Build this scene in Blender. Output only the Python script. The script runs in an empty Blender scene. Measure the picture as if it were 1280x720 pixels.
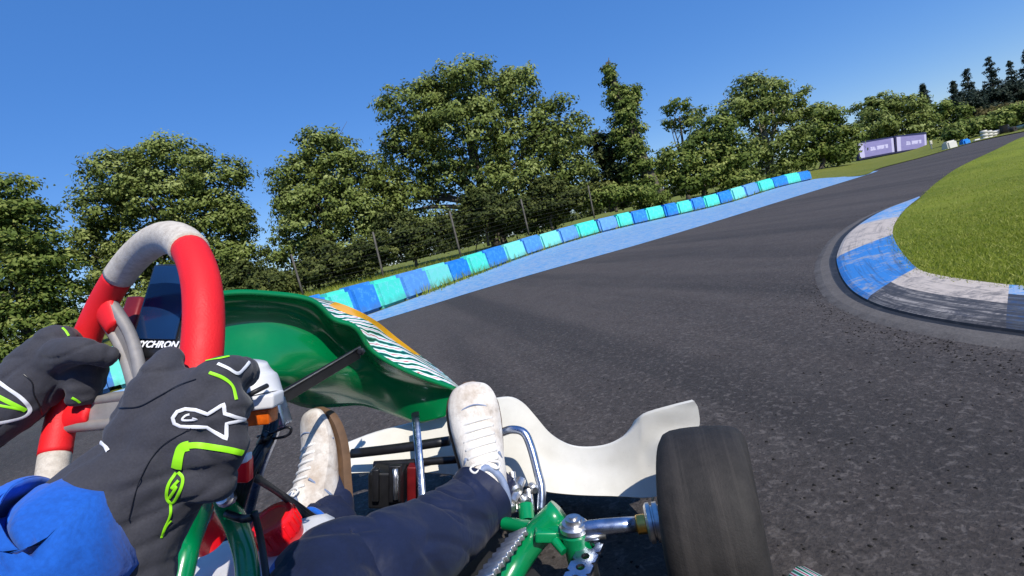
import bpy, bmesh, math, random
import numpy as np
from mathutils import Vector, Matrix, noise
from mathutils.bvhtree import BVHTree

random.seed(7)
rng = np.random.default_rng(7)
scene = bpy.context.scene
COL = scene.collection
R = math.radians

# ------------------------------------------------------------------ camera
CAM = Vector((0.23, 0.0, 0.55))
YAW, PITCH, ROLL = R(14), R(5.3), math.atan2(.236, .972)
FPX = 618.0
f0 = Vector((math.sin(YAW), math.cos(YAW), 0))
FW = (f0 * math.cos(PITCH) + Vector((0, 0, -math.sin(PITCH)))).normalized()
r0 = Vector((math.cos(YAW), -math.sin(YAW), 0))
u0 = r0.cross(FW).normalized()
cR, sR = math.cos(ROLL), math.sin(ROLL)
CX = (r0 * cR + u0 * sR * -1).normalized()       # image right
CUP = (r0 * sR + u0 * cR).normalized()           # image up
cam_data = bpy.data.cameras.new('camera')
cam = bpy.data.objects.new('camera', cam_data)
COL.objects.link(cam)
cam.matrix_world = Matrix(((CX.x, CUP.x, -FW.x, CAM.x), (CX.y, CUP.y, -FW.y, CAM.y), (CX.z, CUP.z, -FW.z, CAM.z), (0, 0, 0, 1)))
cam_data.sensor_width = 36
cam_data.lens = 36 * FPX / 1280
cam_data.clip_start = 0.01
cam_data.clip_end = 3000
scene.camera = cam


def at(u, v, d):
    """surveyed point of the place: bearing (u, v) in the photograph, distance d metres ahead of the lens"""
    return CAM + FW * d + CX * ((u - 640) / FPX * d) - CUP * ((v - 360) / FPX * d)


def ground(u, v, z=0.0):
    r = FW + CX * ((u - 640) / FPX) - CUP * ((v - 360) / FPX)
    t = (z - CAM.z) / r.z
    return CAM + r * t


# ------------------------------------------------------------------ tagging
def tag(o, label=None, cat=None, group=None, kind=None):
    if label: o['label'] = label
    if cat: o['category'] = cat
    if group: o['group'] = group
    if kind: o['kind'] = kind
    return o


def empty(name, loc=(0, 0, 0), parent=None):
    o = bpy.data.objects.new(name, None)
    o.empty_display_size = .1
    o.location = loc
    COL.objects.link(o)
    return o


def link(name, me, mats, parent=None, smooth=True):
    o = bpy.data.objects.new(name, me)
    COL.objects.link(o)
    for m in (mats if isinstance(mats, (list, tuple)) else [mats]):
        me.materials.append(m)
    if smooth:
        me.polygons.foreach_set('use_smooth', [True] * len(me.polygons))
    if parent is not None:
        o.parent = parent
        o.matrix_parent_inverse = Matrix.Translation(parent.location).inverted() if parent.type == 'EMPTY' else Matrix()
    return o


def root_loc(o):
    while o.parent is not None: o = o.parent
    return o.location


def autosmooth(o, deg=40):
    me = o.data
    bm = bmesh.new(); bm.from_mesh(me)
    for e in bm.edges:
        if len(e.link_faces) == 2 and e.calc_face_angle(0) > R(deg): e.smooth = False
    for fc in bm.faces: fc.smooth = True
    bm.to_mesh(me); bm.free()
    return o


# ------------------------------------------------------------------ mesh builder
def catmull(pts, n):
    P = [np.array(p, float) for p in pts]
    if len(P) == 2:
        return [P[0] + (P[1] - P[0]) * t for t in np.linspace(0, 1, n + 1)]
    out = []
    ext = [2 * P[0] - P[1]] + P + [2 * P[-1] - P[-2]]
    for i in range(len(P) - 1):
        a, b, c, d = ext[i:i + 4]
        for k in range(n):
            t = k / n
            out.append(.5 * ((2 * b) + (-a + c) * t + (2 * a - 5 * b + 4 * c - d) * t * t + (-a + 3 * b - 3 * c + d) * t ** 3))
    out.append(P[-1])
    return out


class MB:
    def __init__(self):
        self.v, self.f, self.m, self.uv = [], [], [], {}

    def add(self, vs, fs, mi=0):
        o = len(self.v)
        self.v += [tuple(p) for p in vs]
        self.f += [tuple(i + o for i in q) for q in fs]
        self.m += [mi] * len(fs)
        return o

    def tube(self, pts, rad, seg=12, n=6, closed=False, caps=True, mi=0, flat=1.0, up=None):
        rr = list(rad) if isinstance(rad, (list, tuple)) else [rad] * len(pts)
        if closed:
            C = [np.array(p, float) for p in pts]; RR = rr
        else:
            Q = catmull([tuple(p) + (r_,) for p, r_ in zip(pts, rr)], n)
            C = [q[:3] for q in Q]; RR = [max(q[3], 1e-4) for q in Q]
        N = len(C)
        T = []
        for i in range(N):
            a, b = (C[(i - 1) % N], C[(i + 1) % N]) if closed else (C[max(i - 1, 0)], C[min(i + 1, N - 1)])
            T.append(Vector(b - a).normalized())
        nv = Vector(up) if up is not None else T[0].orthogonal()
        nv = (nv - T[0] * nv.dot(T[0])).normalized()
        vs, fs = [], []
        for i in range(N):
            nv = (nv - T[i] * nv.dot(T[i])).normalized()
            bn = T[i].cross(nv)
            for k in range(seg):
                a = 2 * math.pi * k / seg
                vs.append(Vector(C[i]) + nv * (math.cos(a) * RR[i] * flat) + bn * (math.sin(a) * RR[i]))
        for i in range(N if closed else N - 1):
            j = (i + 1) % N
            for k in range(seg):
                l = (k + 1) % seg
                fs.append((i * seg + k, i * seg + l, j * seg + l, j * seg + k))
        if caps and not closed:
            fs.append(tuple(range(seg - 1, -1, -1)))
            fs.append(tuple((N - 1) * seg + k for k in range(seg)))
        self.add(vs, fs, mi)
        return self

    def box(self, c, ax, ay, az, hx, hy, hz, bev=0.0, mi=0):
        ax, ay, az = Vector(ax).normalized(), Vector(ay).normalized(), Vector(az).normalized()
        bm = bmesh.new()
        bmesh.ops.create_cube(bm, size=2)
        for v in bm.verts: v.co = Vector((v.co.x * hx, v.co.y * hy, v.co.z * hz))
        if bev > 0: bmesh.ops.bevel(bm, geom=bm.edges[:], offset=bev, segments=3, affect='EDGES', profile=.6)
        bm.verts.ensure_lookup_table()
        vs = [Vector(c) + ax * v.co.x + ay * v.co.y + az * v.co.z for v in bm.verts]
        self.add(vs, [tuple(v.index for v in q.verts) for q in bm.faces], mi)
        bm.free()
        return self

    def lathe(self, c, axis, prof, seg=32, mi=0):
        """prof: list of (distance along the axis, radius)"""
        ax = Vector(axis).normalized(); a = ax.orthogonal().normalized(); b = ax.cross(a)
        vs, fs = [], []
        for (h, r_) in prof:
            for k in range(seg):
                t = 2 * math.pi * k / seg
                vs.append(Vector(c) + ax * h + (a * math.cos(t) + b * math.sin(t)) * max(r_, 1e-4))
        n = len(prof)
        for i in range(n - 1):
            for k in range(seg):
                l = (k + 1) % seg
                fs.append((i * seg + k, i * seg + l, (i + 1) * seg + l, (i + 1) * seg + k))
        fs.append(tuple(range(seg - 1, -1, -1))); fs.append(tuple((n - 1) * seg + k for k in range(seg)))
        self.add(vs, fs, mi)
        return self

    def ball(self, c, r_, mi=0, s=(1, 1, 1), seg=16):
        vs, fs = [], []
        h = seg // 2
        for i in range(h + 1):
            p = math.pi * i / h
            for k in range(seg):
                t = 2 * math.pi * k / seg
                vs.append(Vector(c) + Vector((math.sin(p) * math.cos(t) * s[0], math.sin(p) * math.sin(t) * s[1], math.cos(p) * s[2])) * r_)
        for i in range(h):
            for k in range(seg):
                l = (k + 1) % seg
                fs.append((i * seg + k, i * seg + l, (i + 1) * seg + l, (i + 1) * seg + k))
        self.add(vs, fs, mi)
        return self

    def prism(self, poly, depth, mi=0):
        """closed outline (list of points) pushed along the vector depth"""
        n = len(poly); d = Vector(depth)
        vs = [Vector(p) for p in poly] + [Vector(p) + d for p in poly]
        fs = [tuple(range(n)), tuple(range(2 * n - 1, n - 1, -1))] + [(i, i + n, (i + 1) % n + n, (i + 1) % n) for i in range(n)]
        self.add(vs, fs, mi)
        return self

    def grid(self, rows, mi=0, uv=False):
        nr, nc = len(rows), len(rows[0])
        o = self.add([p for r_ in rows for p in r_], [], mi)
        for i in range(nr - 1):
            for j in range(nc - 1):
                fidx = len(self.f)
                self.f.append((o + i * nc + j, o + i * nc + j + 1, o + (i + 1) * nc + j + 1, o + (i + 1) * nc + j))
                self.m.append(mi)
                if uv:
                    self.uv[fidx] = [(j / (nc - 1), i / (nr - 1)), ((j + 1) / (nc - 1), i / (nr - 1)), ((j + 1) / (nc - 1), (i + 1) / (nr - 1)), (j / (nc - 1), (i + 1) / (nr - 1))]
        return self

    def mesh(self, name, fix=True):
        me = bpy.data.meshes.new(name)
        me.from_pydata(self.v, [], self.f)
        me.polygons.foreach_set('material_index', self.m)
        if self.uv:
            l = me.uv_layers.new(name='UVMap')
            for p in me.polygons:
                if p.index in self.uv:
                    for k, li in enumerate(p.loop_indices): l.data[li].uv = self.uv[p.index][k]
        if fix:
            bm = bmesh.new(); bm.from_mesh(me)
            bmesh.ops.recalc_face_normals(bm, faces=bm.faces[:])
            bm.to_mesh(me); bm.free()
        me.update()
        return me

    def build(self, name, mats, parent=None, smooth=True, sharp=None, fix=True):
        o = link(name, self.mesh(name, fix), mats, parent, smooth)
        if sharp: autosmooth(o, sharp)
        return o


def smooth_rows(rows, nu, nv):
    """bicubic refinement of a control net"""
    r1 = [catmull(r_, nu) for r_ in rows]
    cols = [catmull([r_[j] for r_ in r1], nv) for j in range(len(r1[0]))]
    return [[cols[j][i] for j in range(len(cols))] for i in range(len(cols[0]))]


def remeshed(mb, voxel, smooth_n=4, fac=.5):
    """one continuous skin over overlapping limbs"""
    me = mb.mesh('tmp')
    o = bpy.data.objects.new('tmp', me); COL.objects.link(o)
    m = o.modifiers.new('r', 'REMESH'); m.mode = 'VOXEL'; m.voxel_size = voxel; m.use_smooth_shade = True
    s = o.modifiers.new('s', 'SMOOTH'); s.iterations = smooth_n; s.factor = fac
    dg = bpy.context.evaluated_depsgraph_get()
    out = bpy.data.meshes.new_from_object(o.evaluated_get(dg))
    bpy.data.objects.remove(o); bpy.data.meshes.remove(me)
    out.materials.clear()
    return out


# ------------------------------------------------------------------ materials
def srgb(r_, g, b):
    c = lambda x: ((x / 255 + .055) / 1.055) ** 2.4 if x > 10 else x / 255 / 12.92
    return (c(r_), c(g), c(b), 1)


class Mat:
    def __init__(self, name, rough=.5, metal=0.0, spec=.5, coat=0.0):
        self.m = bpy.data.materials.new(name); self.m.use_nodes = True
        self.nt = self.m.node_tree
        self.b = self.nt.nodes['Principled BSDF']
        self.b.inputs['Roughness'].default_value = rough
        self.b.inputs['Metallic'].default_value = metal
        self.b.inputs['Specular IOR Level'].default_value = spec
        self.b.inputs['Coat Weight'].default_value = coat
        self.b.inputs['Coat Roughness'].default_value = .08

    def n(self, t, **kw):
        nd = self.nt.nodes.new(t)
        for k, v in kw.items():
            if hasattr(nd, k): setattr(nd, k, v)
            else: nd.inputs[k.replace('_', ' ')].default_value = v
        return nd

    def l(self, a, b): self.nt.links.new(a, b)

    def coord(self, kind='Object', scale=(1, 1, 1), rot=(0, 0, 0)):
        c = self.n('ShaderNodeTexCoord'); mp = self.n('ShaderNodeMapping')
        mp.inputs['Scale'].default_value = scale; mp.inputs['Rotation'].default_value = rot
        self.l(c.outputs[kind], mp.inputs['Vector'])
        return mp.outputs[0]

    def noise(self, scale, detail=4, rough=.55, vec=None, dist=0):
        nd = self.n('ShaderNodeTexNoise'); nd.inputs['Scale'].default_value = scale
        nd.inputs['Detail'].default_value = detail; nd.inputs['Roughness'].default_value = rough
        nd.inputs['Distortion'].default_value = dist
        self.l(vec if vec is not None else self.coord(), nd.inputs['Vector'])
        return nd.outputs['Fac']

    def ramp(self, fac, stops, interp='LINEAR'):
        nd = self.n('ShaderNodeValToRGB'); cr = nd.color_ramp; cr.interpolation = interp
        while len(cr.elements) < len(stops): cr.elements.new(.5)
        for e, (p, c) in zip(cr.elements, stops):
            e.position = p; e.color = c if len(c) == 4 else (*c, 1)
        self.l(fac, nd.inputs[0])
        return nd.outputs[0]

    def mix(self, fac, a, b, mode='MIX'):
        nd = self.n('ShaderNodeMix'); nd.data_type = 'RGBA'; nd.blend_type = mode
        for s, x in ((0, fac), (6, a), (7, b)):
            if isinstance(x, (int, float)): nd.inputs[s].default_value = x
            elif isinstance(x, tuple): nd.inputs[s].default_value = x
            else: self.l(x, nd.inputs[s])
        return nd.outputs[2]

    def math(self, op, a, b=0.0):
        nd = self.n('ShaderNodeMath'); nd.operation = op
        for s, x in ((0, a), (1, b)):
            if isinstance(x, (int, float)): nd.inputs[s].default_value = x
            else: self.l(x, nd.inputs[s])
        return nd.outputs[0]

    def color(self, c):
        if isinstance(c, tuple): self.b.inputs['Base Color'].default_value = c
        else: self.l(c, self.b.inputs['Base Color'])
        return self

    def rough(self, x): self.l(x, self.b.inputs['Roughness']); return self

    def bump(self, h, strength=.3, dist=.01):
        nd = self.n('ShaderNodeBump'); nd.inputs['Strength'].default_value = strength; nd.inputs['Distance'].default_value = dist
        self.l(h, nd.inputs['Height'])
        if self.b.inputs['Normal'].is_linked:
            self.l(self.b.inputs['Normal'].links[0].from_socket, nd.inputs['Normal'])
        self.l(nd.outputs[0], self.b.inputs['Normal'])
        return self


def simple(name, c, rough=.5, metal=0., spec=.5, coat=0., var=.18, scale=30, bump=0., bdist=.001, bscale=200):
    M = Mat(name, rough, metal, spec, coat)
    nz = M.noise(scale, 5, .6)
    dark = tuple(x * (1 - var) for x in c[:3]) + (1,)
    lite = tuple(min(1, x * (1 + var)) for x in c[:3]) + (1,)
    M.color(M.ramp(nz, [(.3, dark), (.7, lite)]))
    rn = M.math('MULTIPLY_ADD', M.noise(scale * 2.3, 4), .3); rn.node.inputs[2].default_value = max(rough - .15, .02)
    M.rough(rn)
    if bump: M.bump(M.noise(bscale, 3), bump, bdist)
    return M.m


m_rim_red = simple('rim_red_grip', srgb(228, 22, 30), .62, var=.08, scale=25, bump=.35, bdist=.0008, bscale=700)


def rim_beige():
    M = Mat('rim_suede', .9, spec=.2)
    c = M.mix(M.ramp(M.noise(160, 6, .75), [(.3, (0, 0, 0, 1)), (.6, (1, 1, 1, 1))]), srgb(176, 166, 154), srgb(206, 198, 186))
    M.color(c); M.bump(M.noise(900, 3), .6, .0008)
    return M.m


m_rim_beige = rim_beige()
m_green = simple('green_gloss_plastic', srgb(0, 116, 62), .22, spec=.5, coat=.4, var=.12, scale=9)
m_green_frame = simple('green_frame_paint', srgb(0, 128, 74), .25, coat=.6, var=.14, scale=22, bump=.1, bdist=.0004, bscale=300)
m_steel = simple('bare_steel', (.66, .65, .64, 1), .36, 1.0, var=.25, scale=60)
m_steel_blue = simple('blue_tinted_chrome', (.40, .46, .58, 1), .3, 1.0, var=.3, scale=40)
m_alu = simple('grey_spoke_aluminium', (.30, .28, .265, 1), .55, .35, var=.2, scale=40, bump=.2, bdist=.0005, bscale=300)
m_gold = simple('gold_anodised', (.75, .45, .10, 1), .3, 1.0, var=.2, scale=60)
m_black = simple('black_plastic', (.012, .012, .014, 1), .35, var=.3, scale=50)
m_black_rubber = simple('black_cable_rubber', (.016, .016, .018, 1), .55, var=.3, scale=60)
m_whiteplas = simple('white_tank_plastic', srgb(212, 212, 214), .4, var=.08, scale=14)
m_red_plas = simple('red_cap_plastic', srgb(236, 22, 30), .35, var=.15, scale=40, bump=.1, bdist=.0006, bscale=120)
m_dark = simple('dark_underbody', (.014, .014, .016, 1), .6, var=.4, scale=20)
m_orange = simple('orange_label', srgb(200, 90, 10), .4, var=.4, scale=90)
m_darkred = simple('dark_red_metal', srgb(110, 22, 26), .4, .2, var=.3, scale=40)
m_white_line = simple('white_print', srgb(232, 232, 236), .6, var=.05)
m_lime_line = simple('lime_print', srgb(150, 232, 20), .6, var=.06)


def mat_spoiler():
    M = Mat('white_moulded_plastic', .42, spec=.4)
    dirt = M.ramp(M.noise(5, 7, .65), [(.35, (1, 1, 1, 1)), (.75, (.62, .60, .55, 1))])
    scr = M.ramp(M.noise(30, 6, .7, vec=M.coord(scale=(1, 6, 12))), [(.28, (.55, .53, .5, 1)), (.36, (1, 1, 1, 1))])
    c = M.mix(.75, srgb(232, 229, 220), dirt, 'MULTIPLY')
    M.color(M.mix(.5, c, scr, 'MULTIPLY'))
    M.bump(M.noise(260, 3), .08, .001)
    return M.m


m_spoiler = mat_spoiler()


def mat_tyre():
    M = Mat('worn_slick_rubber', .72, spec=.35)
    n1 = M.noise(45, 6, .7); n2 = M.noise(420, 4, .6)
    c = M.ramp(n1, [(.3, (.017, .015, .0135, 1)), (.7, (.032, .028, .025, 1))])
    M.color(M.mix(M.ramp(n2, [(.62, (0, 0, 0, 1)), (.8, (.5, .5, .5, 1))]), c, (.06, .056, .052, 1)))
    m1 = M.n('ShaderNodeMapping'); m1.inputs['Rotation'].default_value = (0, 0, R(TYRE_DEG)); M.l(M.coord(), m1.inputs['Vector'])
    m2 = M.n('ShaderNodeMapping'); m2.inputs['Scale'].default_value = (38, 1.2, 1.2); M.l(m1.outputs[0], m2.inputs['Vector'])
    band = M.noise(1.0, 5, .7, vec=m2.outputs[0])
    lnk = M.b.inputs['Base Color'].links[0].from_socket
    M.color(M.mix(M.ramp(band, [(.46, (0, 0, 0, 1)), (.68, (.6, .6, .6, 1))]), lnk, (.072, .062, .054, 1)))
    M.bump(band, .25, .002)
    M.bump(n1, .25, .003); M.bump(n2, .35, .001)
    return M.m


TYRE_DEG = 30
m_tyre = mat_tyre()


def mat_fabric(name, c, weave=900, rough=.85, var=.2, sheen=.2, fold=.5, foldscale=14, folddist=.01):
    M = Mat(name, rough, spec=.25)
    M.b.inputs['Sheen Weight'].default_value = sheen
    nz = M.noise(18, 5, .6)
    d = tuple(x * (1 - var) for x in c[:3]) + (1,); l = tuple(min(1, x * (1 + var)) for x in c[:3]) + (1,)
    w = M.noise(weave, 2, .6)
    base = M.ramp(nz, [(.3, d), (.7, l)])
    M.color(M.mix(.35, base, M.ramp(w, [(.3, (.45, .45, .45, 1)), (.7, (1, 1, 1, 1))]), 'MULTIPLY'))
    M.bump(M.noise(foldscale, 3, .5, dist=.6), fold, folddist)
    M.bump(w, .3, .0006)
    return M.m


m_sleeve = mat_fabric('royal_blue_suit_fabric', srgb(24, 96, 196), 420, fold=.5, foldscale=26, folddist=.010)
m_trouser = mat_fabric('navy_suit_fabric', srgb(25, 34, 62), 380, .6, sheen=.05, fold=.8, foldscale=11, folddist=.014)
m_glove = mat_fabric('charcoal_glove_fabric', srgb(62, 62, 69), 700, .8, var=.12, sheen=.12, fold=.35, foldscale=30, folddist=.004)
m_helmet = simple('helmet_paint', srgb(210, 212, 216), .2, coat=.6, var=.1, scale=5)


def mat_shoe():
    M = Mat('white_shoe_leather', .6, spec=.35)
    n1 = M.noise(14, 6, .7); n2 = M.noise(70, 5, .6)
    c = M.ramp(n1, [(.3, srgb(176, 160, 144)), (.56, srgb(226, 220, 212))])
    M.color(M.mix(.6, c, M.ramp(n2, [(.25, (.45, .42, .4, 1)), (.45, (1, 1, 1, 1))]), 'MULTIPLY'))
    M.bump(M.noise(36, 4, .6, dist=1.0), .5, .004)
    return M.m


m_shoe = mat_shoe()
m_sole = simple('brown_shoe_sole', srgb(104, 78, 56), .7, var=.25, scale=40)
m_lace = simple('white_lace', srgb(225, 222, 218), .8, var=.1)
m_shoe_grey = simple('grey_blue_shoe_panel', srgb(122, 136, 164), .65, var=.3, scale=40, bump=.3, bdist=.001, bscale=150)


def mat_decal():
    M = Mat('striped_fairing_sticker', .22, spec=.5, coat=.5)
    uv = M.coord('UV')
    sep = M.n('ShaderNodeSeparateXYZ'); M.l(uv, sep.inputs[0])
    u, v = sep.outputs[0], sep.outputs[1]
    w = M.n('ShaderNodeTexWave'); w.bands_direction = 'X'
    w.inputs['Scale'].default_value = 4.6; w.inputs['Distortion'].default_value = 5; w.inputs['Detail'].default_value = 2; w.inputs['Detail Scale'].default_value = 1.4
    mp = M.n('ShaderNodeMapping'); mp.inputs['Scale'].default_value = (1.4, .5, 1); mp.inputs['Rotation'].default_value = (0, 0, R(38))
    M.l(uv, mp.inputs[0]); M.l(mp.outputs[0], w.inputs['Vector'])
    stripes = M.ramp(w.outputs['Fac'], [(0, srgb(8, 74, 60)), (.30, srgb(20, 120, 92)), (.36, srgb(150, 226, 205)), (.62, srgb(232, 238, 236)), (.955, srgb(240, 240, 240)), (.985, srgb(190, 70, 70))], 'LINEAR')
    # orange-yellow patch along the crest, first half
    e1 = M.math('GREATER_THAN', v, .52); 
    n_ = M.math('MULTIPLY', M.noise(3, 2, vec=uv), .12)
    lim = M.math('ADD', M.math('MULTIPLY', u, .62), n_)
    e2 = M.math('GREATER_THAN', v, M.math('ADD', lim, .22))
    e3 = M.math('GREATER_THAN', u, .24); e4 = M.math('LESS_THAN', u, .76)
    y = M.math('MULTIPLY', M.math('MULTIPLY', e2, e3), e4)
    M.color(M.mix(y, stripes, srgb(246, 176, 8)))
    return M.m


m_decal = mat_decal()


def mat_screen():
    M = Mat('navy_display_screen', .12, spec=.6)
    M.color(M.ramp(M.noise(12, 3), [(.3, srgb(14, 32, 62)), (.7, srgb(20, 46, 82))]))
    return M.m


m_screen = mat_screen()


# ---- ground materials
def mat_asphalt():
    M = Mat('track_asphalt', .85, spec=.3)
    g = M.coord()
    big = M.noise(.35, 5, .6, vec=g); mid = M.noise(6, 6, .65, vec=g); fine = M.noise(230, 5, .75, vec=g)
    vor = M.n('ShaderNodeTexVoronoi'); vor.inputs['Scale'].default_value = 140; M.l(g, vor.inputs['Vector'])
    base = M.ramp(big, [(.3, (.066, .054, .048, 1)), (.7, (.090, .075, .067, 1))])
    base = M.mix(M.ramp(mid, [(.35, (0, 0, 0, 1)), (.75, (1, 1, 1, 1))]), base, (.098, .085, .078, 1))
    chips = M.ramp(vor.outputs['Color'], [(.3, (.55, .55, .55, 1)), (.8, (1.0, 1.0, 1.0, 1)), (.96, (1.7, 1.65, 1.6, 1))])
    c = M.mix(.7, base, chips, 'MULTIPLY')
    # racing-line rubber: long dark streaks in the direction of travel
    st = M.noise(1.0, 5, .6, vec=M.coord(scale=(1.3, .12, 1), rot=(0, 0, R(-32))))
    c = M.mix(M.ramp(st, [(.47, (0, 0, 0, 1)), (.64, (.7, .7, .7, 1))]), c, (.030, .027, .026, 1))
    M.color(c)
    peb = M.n('ShaderNodeTexVoronoi'); peb.inputs['Scale'].default_value = 60; M.l(g, peb.inputs['Vector'])
    pc_ = M.n('ShaderNodeSeparateColor'); M.l(peb.outputs['Color'], pc_.inputs[0])
    stone = M.math('MULTIPLY', M.math('GREATER_THAN', pc_.outputs[0], .94), M.math('LESS_THAN', peb.outputs['Distance'], M.math('MULTIPLY', pc_.outputs[1], .26)))
    hole = M.math('MULTIPLY', M.math('LESS_THAN', pc_.outputs[0], .12), M.math('LESS_THAN', peb.outputs['Distance'], M.math('MULTIPLY', pc_.outputs[1], .3)))
    c = M.mix(M.math('MULTIPLY', stone, .25), M.b.inputs['Base Color'].links[0].from_socket, (.20, .185, .175, 1))
    c = M.mix(M.math('MULTIPLY', hole, .8), c, (.018, .016, .016, 1))
    fl = M.noise(62, 3, .55, vec=M.coord(scale=(1, 1, 1)), dist=.8)
    c = M.mix(M.ramp(fl, [(.55, (0, 0, 0, 1)), (.68, (.7, .7, .7, 1))]), c, (.135, .118, .108, 1))
    c = M.mix(M.ramp(fl, [(.30, (.75, .75, .75, 1)), (.42, (0, 0, 0, 1))]), c, (.026, .022, .020, 1))
    M.color(c)
    M.bump(vor.outputs['Distance'], .28, .005); M.bump(fine, .8, .004)
    return M.m


m_asphalt = mat_asphalt()


def mat_grass(name, a, b, c, dry):
    M = Mat(name, .9, spec=.15)
    big = M.noise(.5, 4, .6); mid = M.noise(7, 6, .7); fin = M.noise(60, 5, .75, vec=M.coord(scale=(1, 1, .3)))
    base = M.mix(M.ramp(big, [(.35, (0, 0, 0, 1)), (.65, (1, 1, 1, 1))]), a, b)
    base = M.mix(M.ramp(mid, [(.4, (0, 0, 0, 1)), (.7, (.8, .8, .8, 1))]), base, c)
    base = M.mix(M.ramp(fin, [(.55, (0, 0, 0, 1)), (.75, (.7, .7, .7, 1))]), base, dry)
    M.color(base)
    M.bump(fin, .9, .03); M.bump(mid, .6, .05)
    return M.m


m_infield = mat_grass('infield_turf', (.17, .225, .020, 1), (.245, .30, .030, 1), (.31, .32, .05, 1), (.08, .10, .016, 1))
m_verge = mat_grass('verge_turf', (.13, .17, .026, 1), (.18, .20, .035, 1), (.21, .20, .05, 1), (.08, .095, .022, 1))


def paint_over(name, col, worn, amount, rough=.6, skid=None, vary=0.0):
    M = Mat(name, rough, spec=.35)
    n1 = M.noise(9, 8, .75); n2 = M.noise(55, 6, .7); n3 = M.noise(.9, 4, .6)
    lo = tuple(x * .82 for x in col[:3]) + (1,)
    c = M.mix(n3, lo, col)
    wear = M.math('ADD', M.math('MULTIPLY', n1, .65), M.math('MULTIPLY', n2, .35))
    c = M.mix(M.ramp(wear, [(amount, (1, 1, 1, 1)), (amount + .09, (0, 0, 0, 1))]), c, worn)
    if skid is not None:
        lo_, hi_, k_ = skid
        s = M.noise(1.0, 8, .74, vec=M.coord('UV', scale=(8, 30, 1)), dist=.4)
        c = M.mix(M.ramp(s, [(lo_, (0, 0, 0, 1)), (hi_, (k_, k_, k_, 1))]), c, (.050, .048, .049, 1))
    if vary:
        oi = M.n('ShaderNodeObjectInfo')
        c = M.mix(M.ramp(oi.outputs['Random'], [(0, (vary, vary, vary, 1)), (.5, (.05, .05, .05, 1)), (1, (0, 0, 0, 1))]), c, (.42, .62, .70, 1))
        g_ = M.coord('Object'); sp = M.n('ShaderNodeSeparateXYZ'); M.l(g_, sp.inputs[0])
        grime = M.math('SUBTRACT', M.math('ADD', M.noise(5, 6, .7), .12), M.math('MULTIPLY', sp.outputs[2], 2.6))
        c = M.mix(M.ramp(grime, [(.25, (0, 0, 0, 1)), (.7, (.6, .6, .6, 1))]), c, (.10, .12, .12, 1))
    M.color(c); M.bump(n2, .4, .003)
    return M.m


m_runoff = paint_over('blue_painted_runoff', srgb(86, 150, 206), srgb(142, 168, 196), .47, skid=(.55, .78, .35))
m_kerb_blue = paint_over('kerb_blue_paint', srgb(56, 132, 206), srgb(150, 158, 172), .40, skid=(.50, .68, .75))
m_kerb_pale = paint_over('kerb_pale_blue_paint', srgb(96, 158, 216), srgb(170, 178, 190), .44)
m_kerb_white = paint_over('kerb_white_paint', srgb(206, 192, 178), srgb(140, 132, 126), .40, skid=(.52, .7, .7))
m_kerb_skid = paint_over('kerb_white_paint_rubbered', srgb(176, 168, 160), srgb(84, 82, 84), .44, skid=(.38, .54, .95))
m_kerb_bskid = paint_over('kerb_blue_paint_rubbered', srgb(52, 86, 132), srgb(96, 104, 116), .44, skid=(.36, .52, .9))
def mat_apron():
    M = Mat('kerb_concrete', .85, spec=.3)
    uv = M.n('ShaderNodeTexCoord'); sep = M.n('ShaderNodeSeparateXYZ'); M.l(uv.outputs['UV'], sep.inputs[0])
    n1 = M.noise(14, 7, .7); n2 = M.noise(90, 5, .7)
    c = M.mix(n1, (.070, .062, .057, 1), (.165, .150, .138, 1))
    f = M.math('ADD', M.math('MULTIPLY', sep.outputs[1], 9.0), M.math('MULTIPLY', M.math('SUBTRACT', M.noise(7, 7, .75), .44), 4.0))
    c = M.mix(M.ramp(f, [(0, (0, 0, 0, 1)), (.9, (1, 1, 1, 1))]), (.074, .064, .059, 1), c)
    M.color(M.mix(.5, c, M.ramp(n2, [(.3, (.5, .5, .5, 1)), (.7, (1.2, 1.2, 1.2, 1))]), 'MULTIPLY')); M.bump(n2, .6, .004)
    return M.m


m_concrete = mat_apron()
m_groove = paint_over('kerb_groove', srgb(58, 57, 57), srgb(36, 36, 37), .5)
m_blk_cyan = paint_over('barrier_cyan_plastic', srgb(72, 226, 200), srgb(120, 214, 214), .40, .5, vary=.35)
m_blk_blue = paint_over('barrier_blue_plastic', srgb(28, 128, 218), srgb(80, 166, 220), .40, .5, vary=.35)
m_blk_white = paint_over('barrier_white_plastic', srgb(214, 210, 198), srgb(160, 156, 150), .34, .5)


def mat_leaf(name, ca, cb, cc, trans=.25):
    M = Mat(name, .6, spec=.15)
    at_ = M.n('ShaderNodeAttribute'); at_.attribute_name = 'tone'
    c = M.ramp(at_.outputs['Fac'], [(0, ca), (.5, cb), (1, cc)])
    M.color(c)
    tr = M.n('ShaderNodeBsdfTranslucent'); M.l(c, tr.inputs['Color'])
    mx = M.n('ShaderNodeMixShader'); mx.inputs[0].default_value = trans
    M.l(M.b.outputs[0], mx.inputs[1]); M.l(tr.outputs[0], mx.inputs[2])
    out = M.nt.nodes['Material Output']; M.l(mx.outputs[0], out.inputs['Surface'])
    return M.m


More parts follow.
